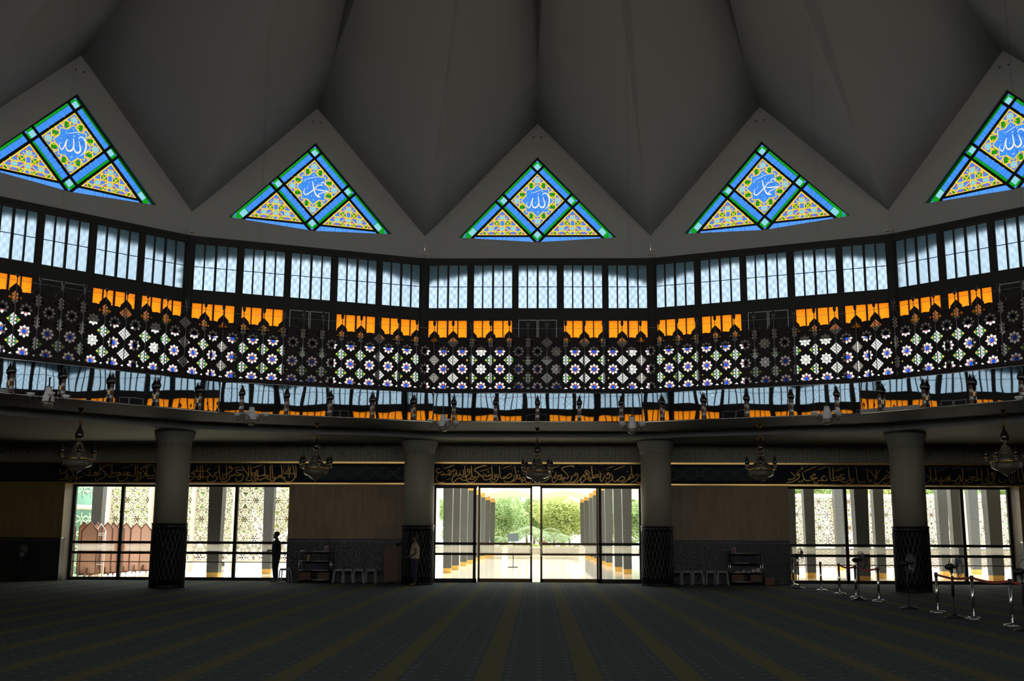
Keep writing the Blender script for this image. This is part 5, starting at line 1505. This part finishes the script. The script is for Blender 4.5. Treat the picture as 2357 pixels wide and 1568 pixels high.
def lantern():
    o = empty('bell_lantern')
    b = MB(); b.lathe([(.06, 4.875), (.075, 4.80), (.115, 4.66), (.135, 4.56), (.14, 4.54)], 'white_metal', n=24); b.build('bell_shade', o)
    b = MB(); b.lathe([(.125, 4.545), (.125, 4.48), (.10, 4.43), (.05, 4.40), (.01, 4.395)], 'crystal', n=24); b.build('glass_cup', o)
    b = MB(); b.lathe([(.07, 4.885), (.075, 4.88), (.07, 4.87)], 'black_metal', n=16)
    b.tube([(0, 0, 4.87), (0, 0, 5.1)], .02, 'black_metal', 6); b.build('cap', o)
    b = MB()
    for x in (-.03, .03): b.tube([(x, 0, 5.05), (x, 0, 15.62)], .0018, 'black_metal', 4)
    b.build('cable', o)
    for i in range(4):
        a = i * PI / 2 + .35; c_, s_ = math.cos(a), math.sin(a)
        b = MB(); P_ = [(.13, 4.60), (.17, 4.50), (.21, 4.58), (.26, 4.62), (.30, 4.54), (.35, 4.52), (.38, 4.60), (.375, 4.64)]
        b.tube(interp([(r_ * c_, r_ * s_, z) for r_, z in P_], 3), .008, 'black_metal', 5); ar = b.build('arm', o)
        b = MB(); b.lathe([(.02, 4.63), (.05, 4.645), (.08, 4.68), (.095, 4.715), (.085, 4.715), (.05, 4.67)], 'white_metal', c=(.375 * c_, .375 * s_, 0), n=14); b.build('bowl_shade', ar)
    return o
ln = None
for i, kk in enumerate((-2.5, -1.5, -.5, .5, 1.5, 2.5)):
    o = lantern() if ln is None else copy_tree(ln)
    ln = ln or o
    o.location = rp(13.35, kk * DA, (0.02, 0, .03, -.02, .05, .02)[i]); o.rotation_euler = (0, 0, [.2, 1.2, 0, .3, 0, .7][i])
    tag(o, label='white bell lantern with four bowl lights hanging ' + ['at the left picture edge', 'in front of the leftmost round column top', 'left of the middle chandelier', 'right of the middle chandelier', 'near the round column behind the queue posts', 'at the right picture edge'][i], cat='lantern', group='bell lanterns')
def parapet_lamp():
    o = empty('parapet_lamp')
    b = MB()
    for j in range(5):
        z = 5.0 + j * .095
        b.lathe([(.048, z), (.055, z + .01), (.055, z + .08), (.048, z + .09)], 'lamp_glass' if j % 2 else 'wood_red', n=8, smooth=False)
    b.build('glass_column', o)
    b = MB(); b.lathe([(.05, 5.475), (.07, 5.49), (.088, 5.54), (.08, 5.60), (.045, 5.66), (.02, 5.72), (.004, 5.80)], 'crystal_dark', n=14); b.build('onion_top', o)
    b = MB()
    for i in range(5):
        a = i * 2 * PI / 5; c_, s_ = math.cos(a), math.sin(a)
        b.tube([(.04 * c_, .04 * s_, 5.66), (.05 * c_, .05 * s_, 5.74), (.075 * c_, .075 * s_, 5.76), (.09 * c_, .09 * s_, 5.73)], .004, 'black_metal', 4)
    b.build('wire_curls', o)
    b = MB(); b.box(-.035, .035, .03, .09, 5.20, 5.32, 'gold'); b.build('bracket', o)
    return o
pl = None
for k in (-2, -1, 0, 1, 2):
    for j in range(5):
        o = parapet_lamp() if pl is None else copy_tree(pl)
        pl = pl or o
        o.location = fpos(k, (j - 2) * 1.262, AS - .105, 0); o.rotation_euler = (0, 0, -k * DA)
        tag(o, label=f'onion-topped glass lamp on the {FRONT[k]} mirror parapet, {ORD[j]} from the left', cat='lamp', group='parapet lamps')
def boxlight():
    o = empty('emergency_light'); b = MB()
    for (x0, x1, z0, z1) in ((-.12, .12, .10, .115), (-.12, .12, 0, .015), (-.12, -.105, 0, .11), (.105, .12, 0, .11)): b.box(x0, x1, -.05, .03, z0, z1, 'white_metal')
    b.build('housing', o); b = MB(); b.box(-.105, .105, 0, .02, .012, .10, 'lamp_glass'); b.build('diffuser', o); return o
bl = None
for kk, w_ in ((-2.5, 'at the far left picture edge'), (-1.5, 'between the far left and left gables'), (-.5, 'between the left and middle gables'), (.5, 'between the middle and right gables'), (1.5, 'between the right and far right gables')):
    o = boxlight() if bl is None else copy_tree(bl); bl = bl or o
    o.location = rp(19.87, kk * DA, 11.03); o.rotation_euler = (0, 0, -kk * DA); tag(o, label='small white box light on the window head ' + w_, cat='light', group='box lights at the dome corners')

# ------------------------------------------------------------------ floor fans
def fan():
    o = empty('floor_fan')
    b = MB(); b.lathe([(.20, 0), (.205, .012), (.19, .025), (.10, .05), (.035, .06), (.03, .10)], 'black_metal', n=28); b.build('base', o)
    b = MB(); b.tube([(0, 0, .06), (0, 0, .95)], .012, 'chrome', 8); b.build('pole', o)
    b = MB(); b.lathe([(.02, .42), (.03, .44), (.028, .80), (.018, .84)], 'black_metal', n=12); b.build('sleeve', o)
    b = MB(); b.ball((-.05, 0, 1.02), .11, .065, .065, 'black_metal', 12, 8); b.box(-.02, .02, -.02, .02, .90, 1.0, 'black_metal'); b.build('motor', o)
    def circ(x, r_, n=24): return [(x, r_ * math.cos(2 * PI * i / n), 1.02 + r_ * math.sin(2 * PI * i / n)) for i in range(n + 1)]
    b = MB()
    b.tube(circ(.10, .225), .007, 'black_metal', 5); b.tube(circ(.05, .13), .004, 'black_metal', 4); b.tube(circ(.155, .12), .004, 'black_metal', 4)
    for i in range(30):
        a = 2 * PI * i / 30; c_, s_ = math.cos(a), math.sin(a)
        b.tube([(.165, .04 * c_, 1.02 + .04 * s_), (.15, .13 * c_, 1.02 + .13 * s_), (.10, .225 * c_, 1.02 + .225 * s_), (.045, .13 * c_, 1.02 + .13 * s_), (.03, .05 * c_, 1.02 + .05 * s_)], .0022, 'rod_metal', 3)
    o2 = b.build('cage', o)
    b = MB()
    for i in range(3):
        a = 2 * PI * i / 3; vs = []
        for j in range(6):
            r_ = .04 + .16 * j / 5
            for da, dx in ((-.38 * (1 - j * .05), -.02), (.42, .03)): vs.append((.10 + dx, r_ * math.cos(a + da), 1.02 + r_ * math.sin(a + da)))
        b.add(vs, [(2 * j, 2 * j + 1, 2 * j + 3, 2 * j + 2) for j in range(5)], 'screen_grey')
    b.ball((.10, 0, 1.02), .04, .04, .04, 'black_metal', 10, 6); b.build('blades', o)
    return o
# the hub disc of the cage points along x
fa = None
for i, (x, y, rz, w_) in enumerate([(8.27, 18.58, 10, 'farthest from the camera, by the right window bay'), (8.35, 12.3, 12, 'second from the window among the queue posts'), (8.51, 8.94, 14, 'before the dark mosaic foot of a round column'), (8.5, 6.16, 16, 'nearest whole one, between two red belts'), (8.6, 3.1, 15, 'cut off by the right picture edge'), (-17.75, 20.9, -18, 'in front of the far left wall'), (-18.9, 19.2, -14, 'cut off by the left picture edge')]):
    o = fan() if fa is None else copy_tree(fa)
    fa = fa or o
    o.location = (x, y, 0); o.rotation_euler = (0, 0, R(rz)); tag(o, label='black pedestal fan ' + w_, cat='fan', group='pedestal fans')
for i, (x0, y0, x1, y1) in enumerate(((8.27, 18.6, 9.4, 17.7), (8.35, 12.3, 8.9, 11.8), (8.27, 12.4, 8.0, 13.4))):
    b = MB(); b.tube(interp([(x0, y0, .01), ((x0 + x1) / 2 + .1, (y0 + y1) / 2 + .1, .008), (x1, y1, .008)], 6), .006, 'black_metal', 5)
    b.build('power_cord', label='thin black cord on the carpet ' + ('at the fan farthest from the camera', 'running right from the second fan', 'running behind the second fan')[i], cat='cord')

# ------------------------------------------------------------------ queue posts and belts
def post():
    o = empty('queue_post')
    b = MB(); b.lathe([(.17, 0), (.172, .012), (.165, .03), (.10, .045), (.04, .055), (.032, .07)], 'chrome', n=28); b.build('base', o)
    b = MB(); b.tube([(0, 0, .05), (0, 0, .79)], .031, 'chrome', 16); b.build('tube', o)
    b = MB(); b.lathe([(.036, .77), (.038, .78), (.038, .85), (.03, .862)], 'black_metal', n=16); b.build('belt_head', o)
    return o
QP = [(8.66, 21.0), (8.64, 17.26), (8.66, 15.28), (8.56, 13.31), (8.70, 11.77), (8.72, 7.69), (8.77, 5.83), (8.82, 4.14)]
qp = None
for i, (x, y) in enumerate(QP):
    o = post() if qp is None else copy_tree(qp); qp = qp or o
    o.location = (x, y, 0)
    tag(o, label='steel queue post, ' + (ORD[i] + ' from the window wall' if i else 'the one standing against the window wall'), cat='queue post', group='steel queue posts')
def belt(p, q, w_):
    b = MB(); n = 10
    for i in range(n):
        t0, t1 = i / n, (i + 1) / n
        z0, z1 = .815 - .05 * math.sin(PI * t0), .815 - .05 * math.sin(PI * t1)
        P_, Q_ = Vector((p[0] + (q[0] - p[0]) * t0, p[1] + (q[1] - p[1]) * t0, z0)), Vector((p[0] + (q[0] - p[0]) * t1, p[1] + (q[1] - p[1]) * t1, z1))
        b.add([P_ + Vector((-.002, 0, -.024)), P_ + Vector((.002, 0, -.024)), P_ + Vector((.002, 0, .024)), P_ + Vector((-.002, 0, .024)), Q_ + Vector((-.002, 0, -.024)), Q_ + Vector((.002, 0, -.024)), Q_ + Vector((.002, 0, .024)), Q_ + Vector((-.002, 0, .024))],
              [(0, 4, 5, 1), (1, 5, 6, 2), (2, 6, 7, 3), (3, 7, 4, 0)], 'red_belt')
    b.build('queue_belt', label='red belt ' + w_, cat='belt', group='red queue belts')
for i, j, w_ in ((2, 3, 'between the third and fourth posts'), (3, 4, 'between the fourth and fifth posts'), (5, 6, 'between the sixth and seventh posts'), (6, 7, 'between the seventh and eighth posts')):
    p, q = QP[i], QP[j]; belt((p[0], p[1] - .04), (q[0], q[1] + .04), w_)
belt((8.82, 4.10), (8.86, 2.4), 'running off the right picture edge')

# ------------------------------------------------------------------ stools, shelves, cabinet, boxes
def stool():
    o = empty('plastic_stool')
    b = MB()
    poly = [(-.16, .455), (-.17, .44), (-.165, .415), (.165, .415), (.17, .44), (.16, .455)]
    # rounded seat made of rings with a hand slot
    pts_o = []; n = 24
    for i in range(n):
        a = 2 * PI * i / n; c_, s_ = math.cos(a), math.sin(a)
        q = (abs(c_) ** 4 + abs(s_) ** 4) ** -.25
        pts_o.append((.17 * c_ * q, .15 * s_ * q))
    pts_i = [(.045 * math.cos(2 * PI * i / n), .015 * math.sin(2 * PI * i / n)) for i in range(n)]
    vs = [(x, y, .40) for x, y in pts_o] + [(x, y, .455) for x, y in pts_o] + [(x * .93, y * .93, .47) for x, y in pts_o] + [(x, y, .468) for x, y in pts_i] + [(x, y, .455) for x, y in pts_i]
    fs = []
    for r_ in range(4):
        for i in range(n): fs.append((r_ * n + i, r_ * n + (i + 1) % n, (r_ + 1) * n + (i + 1) % n, (r_ + 1) * n + i))
    b.add(vs, fs, 'white_plastic'); b.build('seat', o)
    b = MB()
    for z, k in ((.10, 1.17),):
        pass
    for sx in (-1, 1):
        for sy in (-1, 1):
            b = MB(); b.obox((sx * .145, sy * .125, .42), (sx * .185, sy * .165, 0.0), .034, .034, 'white_plastic'); b.build('leg', o)
    return o
st = None
for i, (x, y, rz, w_) in enumerate([(-6.74, 20.75, 3, 'first of four, right beside the book shelf'), (-6.42, 20.8, -4, 'second of four right of the book shelf'), (-6.07, 20.78, 2, 'third of four right of the book shelf'), (-5.65, 20.8, -2, 'fourth of four, nearest the man in beige'),
                         (4.70, 20.85, 0, 'first of five, beside the round column'), (5.03, 20.8, 4, 'second of five from the round column'), (5.42, 20.82, -3, 'third of five from the round column'), (5.84, 20.8, 5, 'fourth of five from the round column'), (6.25, 20.82, -4, 'fifth of five, beside the shelf with boxes'),
                         (-8.62, 21.0, 30, 'alone behind the praying man at the window')]):
    o = stool() if st is None else copy_tree(st); st = st or o
    o.location = (x, y, 0); o.rotation_euler = (0, 0, R(rz)); tag(o, label='white plastic stool, ' + w_, cat='stool', group='white plastic stools')
def shelf(label, w):
    o = empty('metal_shelf'); tag(o, label=label, cat='shelf')
    for x in (-w / 2, w / 2):
        for y in (-.17, .17):
            b = MB(); b.tube([(x, y, 0), (x, y, 1.09)], .013, 'chrome', 6); b.build('upright', o)
    for z in (.09, .40, .71, 1.04):
        b = MB(); b.box(-w / 2, w / 2, -.17, .17, z, z + .012, 'black_metal'); b.tube([(-w / 2, -.175, z + .012), (w / 2, -.175, z + .012)], .012, 'chrome', 6); b.build('shelf_board', o)
    return o
SH = [(shelf('chrome and black book shelf with leaning tan books, near the praying man', 1.06), -7.57, 20.9), (shelf('chrome and black shelf with white papers, beside the fifth of five stools', 1.08), 7.06, 20.95)]
for o, x, y in SH: o.location = (x, y, 0)
rr = random.Random(4)
def book(loc, w, d, h, m, lb, grp, tilt=0):
    b = MB(); b.box(-w / 2, w / 2, -d / 2, d / 2, 0, h, m); b.box(-w / 2 + .003, w / 2 - .003, -d / 2 - .001, d / 2 + .001, .002, h + .001, 'paper') if False else None
    o = b.build('book', label=lb, cat='book', group=grp); o.location = loc; o.rotation_euler = (0, R(tilt), 0); return o
for sx, y, nm in ((-7.57, 20.9, 'left'), (7.06, 20.95, 'right')):
    side = 'near the praying man' if nm == 'left' else 'near the five stools'
    for row, z in (('upper', .722), ('middle', .412)):
        x = sx - .49; i = 0
        while x < sx + .44:
            w = rr.uniform(.025, .05)
            if row == 'middle' and nm == 'right' : break
            tan = nm == 'left' and row == 'upper' and i < 8
            m_ = rr.choice(['book_tan', 'book_tan', 'book_black']) if tan and i > 4 else rr.choice(['book_black', 'book_green', 'book_black', 'book_blue', 'book_black', 'book_red'])
            col = {'book_tan': 'tan', 'book_black': 'black', 'book_green': 'dark green', 'book_blue': 'dark blue', 'book_red': 'dark red'}[m_]
            book((x + w / 2, y, z), w, .2, rr.uniform(.20, .25), m_, f'upright {col} book on the {row} board of the shelf {side}', f'{col} books on the {row} board of the shelf {side}')
            x += w + rr.uniform(.002, .006); i += 1
    for cxx, n in ((sx - .31, 6), (sx + .31, 6)):
        for j in range(n):
            b = MB(); b.box(-.19, .19, -.13, .13, 0, .034, 'wood_orange' if j % 2 else 'wood_red')
            o = b.build('folded_bookstand', label=f'folded reddish wooden bookstand stacked on the bottom board, shelf {side}', cat='bookstand', group=f'folded bookstands on the shelf {side}')
            o.location = (cxx, y, .102 + j * .040)
for i, (x, n, w) in enumerate(((6.77, 3, .14), (6.96, 4, .12), (7.14, 3, .12), (7.30, 6, .12), (7.46, 8, .14))):
    for j in range(n):
        m_ = 'paper' if i != 0 else 'book_tan'
        b = MB(); b.box(-w / 2, w / 2, -.09, .09, 0, .016, m_)
        o = b.build('booklet', label=f'flat pale booklet in the {ORD[i]} small pile on the middle board of the right shelf', cat='booklet', group=f'{ORD[i]} booklet pile'); o.location = (x, 20.93, .412 + j * .018)
for x, z, w_ in ((-7.20, 1.052, 'on the shelf near the praying man'), (6.66, 1.052, 'on the shelf beside the five stools')):
    o = empty('donation_box', (x, 20.88, z), 0, label='small pink box with an arched opening ' + w_, cat='box')
    b = MB(); b.box(-.055, -.03, -.04, .04, 0, .14, 'pink_paint'); b.box(.03, .055, -.04, .04, 0, .14, 'pink_paint'); b.box(-.055, .055, -.04, .04, .14, .18, 'pink_paint'); b.build('arch', o)
    b = MB(); b.box(-.03, .03, .0, .03, 0, .14, 'book_red'); b.build('back', o)
def cabinet(w, label, x):
    o = empty('slatted_cabinet', (x, 21.0, 0), 0, label=label, cat='cabinet')
    b = MB(); b.box(-w / 2 + .03, w / 2 - .03, -.1, .14, .04, 1.22, 'wood_red'); b.build('body', o)
    b = MB()
    for xx in (-w / 2, w / 2 - .04): b.box(xx, xx + .04, -.15, .15, 0, 1.27, 'wood_orange')
    b.box(-w / 2, w / 2, -.15, .15, 1.23, 1.27, 'wood_orange'); b.box(-w / 2, w / 2, -.15, .15, .04, .08, 'wood_orange'); b.build('frame', o)
    b = MB()
    for i in range(26): b.box(-w / 2 + .04, w / 2 - .04, -.13, -.11, .1 + i * .043, .125 + i * .043, 'wood_orange')
    b.build('slats', o); return o
cabinet(.46, 'tall slatted orange-wood cabinet left of the person in beige', -4.98)
cabinet(.22, 'narrow slatted wood cabinet partly behind the round column', -4.63)
b = MB(); b.box(-.2, .2, -.12, .12, 0, .09, 'black_metal'); o = b.build('black_case', label='flat black case lying on top of the slatted cabinet', cat='case'); o.location = (-5.0, 21.0, 1.275)
b = MB()
b.prism([(-.15, 0), (.15, 0), (.17, .24), (-.17, .24)], -.12, .12, 'wood_orange'); o = b.build('orange_bin', label='dim orange-brown bin on the floor right of the shelf with papers', cat='bin'); o.location = (7.85, 21.0, 0)
b = MB(); b.box(-.172, .172, -.125, .125, .225, .245, 'wood_red'); b.build('rim', o)

# ------------------------------------------------------------------ people
def skin_obj(name, chains, mat_, parent=None, sub=2, root=0):
    """chains: list of lists of (x,y,z,r); points closer than 1 mm to an existing one are shared"""
    vs, rs, es = [], [], []
    def idx(p):
        for i, v in enumerate(vs):
            if (v - Vector(p[:3])).length < .001: return i
        vs.append(Vector(p[:3])); rs.append(p[3]); return len(vs) - 1
    for c_ in chains:
        ids = [idx(p) for p in c_]
        es += [(a, b_) for a, b_ in zip(ids, ids[1:]) if a != b_]
    me = bpy.data.meshes.new(name); me.from_pydata([tuple(v) for v in vs], es, []); me.materials.append(M[mat_])
    o = bpy.data.objects.new(name, me); COL.objects.link(o)
    sm = o.modifiers.new('skin', 'SKIN'); sm.use_smooth_shade = True
    lay = me.skin_vertices[0].data if me.skin_vertices else None
    if lay is None:
        bm = bmesh.new(); bm.from_mesh(me); bm.verts.layers.skin.verify(); bm.to_mesh(me); bm.free(); lay = me.skin_vertices[0].data
    for i, r_ in enumerate(rs):
        rr_ = r_ if isinstance(r_, tuple) else (r_, r_)
        lay[i].radius = rr_; lay[i].use_root = (i == root)
    s_ = o.modifiers.new('sub', 'SUBSURF'); s_.levels = sub; s_.render_levels = sub
    if parent is not None: o.parent = parent
    return o
def person(loc, rz, H, label, top, bottom, arms, shirt_long, barefoot=True):
    """faces -x before rotation; H standing height"""
    o = empty('person', loc, rz, label=label, cat='person')
    k = H / 1.70
    def S(*pts): return [tuple(v * k if not isinstance(v, tuple) else tuple(w * k for w in v) for v in p) for p in pts]
    pel = (0.01, 0, .90, .115)
    chains = [S(pel, (.0, 0, 1.02, .115), (.01, 0, 1.18, .125), (.015, 0, 1.33, .125), (.01, 0, 1.42, .075), (0, 0, 1.47, .052), (-.02, 0, 1.53, .07), (-.025, 0, 1.595, .087), (-.01, 0, 1.655, .062))]
    for sy in (-1, 1):
        chains.append(S(pel, (.01, sy * .09, .84, .085), (.0, sy * .10, .66, .072), (-.01, sy * .10, .48, .052), (.005, sy * .10, .32, .048), (.02, sy * .10, .10, .034), (.015, sy * .10, .045, .036), (-.07, sy * .11, .032, .034), (-.16, sy * .12, .02, .022)))
        e = arms
        sh_ = (.015, sy * .17, 1.37, .052)
        el = (e[0], sy * e[3], e[1], .038)
        wr = (e[4], sy * e[6], e[5], .026)
        chains.append(S((.015, 0, 1.33, .125), sh_, ((sh_[0] + el[0]) / 2, sy * (.18 + e[3]) / 2 + sy * .01, (sh_[2] + el[2]) / 2, .044), el, ((el[0] + wr[0]) / 2, (el[1] + wr[1]) / 2, (el[2] + wr[2]) / 2, .034), wr))
        d = Vector((wr[0] - el[0], wr[1] - el[1], wr[2] - el[2])).normalized()
        side = Vector((0, 0, 1)).cross(d); side = side.normalized() if side.length > .1 else Vector((0, 1, 0)); up = d.cross(side)
        w0 = Vector(wr[:3]); palm = w0 + d * .05
        chains.append(S(wr, (*palm, .026)))
        for f_ in range(4):
            off = (f_ - 1.5) * .019; l_ = (.062, .074, .07, .055)[f_]
            a_ = palm + side * off * .0 + up * off + d * .03
            chains.append(S((*palm, .026), (*a_, .010), (*(a_ + d * l_ * .5 + side * sy * -.01), .009), (*(a_ + d * l_ * .8 + side * sy * -.03), .008)))
        th = w0 + d * .02 + up * .028
        chains.append(S(wr, (*th, .012), (*(th + d * .035 + up * .012), .010), (*(th + d * .06 + up * .010), .008)))
    skin_obj('body', chains, 'skin', o)
    # face: nose, ears
    b = MB()
    b.ball((-.118 * k, 0, 1.575 * k), .018 * k, .014 * k, .024 * k, 'skin', 8, 6)
    b.build('nose', o)
    b = MB()
    for sy in (-1, 1): b.ball((.0, sy * .083 * k, 1.58 * k), .018 * k, .008 * k, .03 * k, 'skin', 8, 6)
    b.build('ears', o)
    b = MB()
    for sy in (-1, 1): b.ball((-.102 * k, sy * .032 * k, 1.60 * k), .006, .010, .006, 'white_plastic', 8, 6); b.ball((-.109 * k, sy * .032 * k, 1.60 * k), .004, .006, .006, 'hair', 6, 4)
    b.box(-.108 * k, -.10 * k, -.022, .022, 1.535 * k, 1.542 * k, 'book_red')
    b.build('face_features', o)
    b = MB(); b.ball((.008 * k, 0, 1.63 * k), .102 * k, .088 * k, .088 * k, 'hair', 16, 10)
    if shirt_long: b.ball((-.065 * k, 0, 1.515 * k), .05 * k, .05 * k, .045 * k, 'hair', 12, 8)
    b.build('hair', o)
    # clothes
    hem = .80 if shirt_long else .86
    ch_ = [S((.01, 0, hem, .175), (.01, 0, .95, .17), (.005, 0, 1.10, .175), (.015, 0, 1.25, .17), (.02, 0, 1.35, .15), (.012, 0, 1.425, .08))]
    for sy in (-1, 1):
        sh_ = (.015, sy * .165, 1.365, .07); el = (arms[0], sy * arms[3], arms[1], .055); wr = (arms[4], sy * arms[6], arms[5], .042)
        m_ = ((sh_[0] + el[0]) / 2, sy * (.18 + arms[3]) / 2 + sy * .01, (sh_[2] + el[2]) / 2, .064)
        c_ = [(.02, 0, 1.35, .15), sh_, m_]
        if shirt_long: c_ += [el, ((el[0] + wr[0] * 2) / 3, (el[1] + wr[1] * 2) / 3, (el[2] + wr[2] * 2) / 3, .044)]
        ch_.append(S(*c_))
    skin_obj('shirt', ch_, top, o)
    ch_ = [S((.01, 0, .95, .155), (.01, 0, .86, .16))]
    for sy in (-1, 1):
        ch_.append(S((.01, 0, .86, .16), (.01, sy * .085, .76, .12), (.0, sy * .10, .62, .108), (-.008, sy * .10, .46, .088), (.01, sy * .10, .28, .078), (.022, sy * .10, .11, .066)))
    skin_obj('trousers', ch_, bottom, o)
    return o
person((-9.03, 21.28, .0), 0, 1.70, 'standing bearded man in black praying with joined hands, dark against the window', 'cloth_black', 'cloth_black', (.03, 1.08, 0, .21, -.20, 1.06, .03), True)
person((-3.99, 19.12, .0), R(8), 1.62, 'person in beige t-shirt and dark trousers standing before the round column', 'cloth_beige', 'cloth_navy', (.04, 1.08, 0, .22, -.15, .98, .08), False)
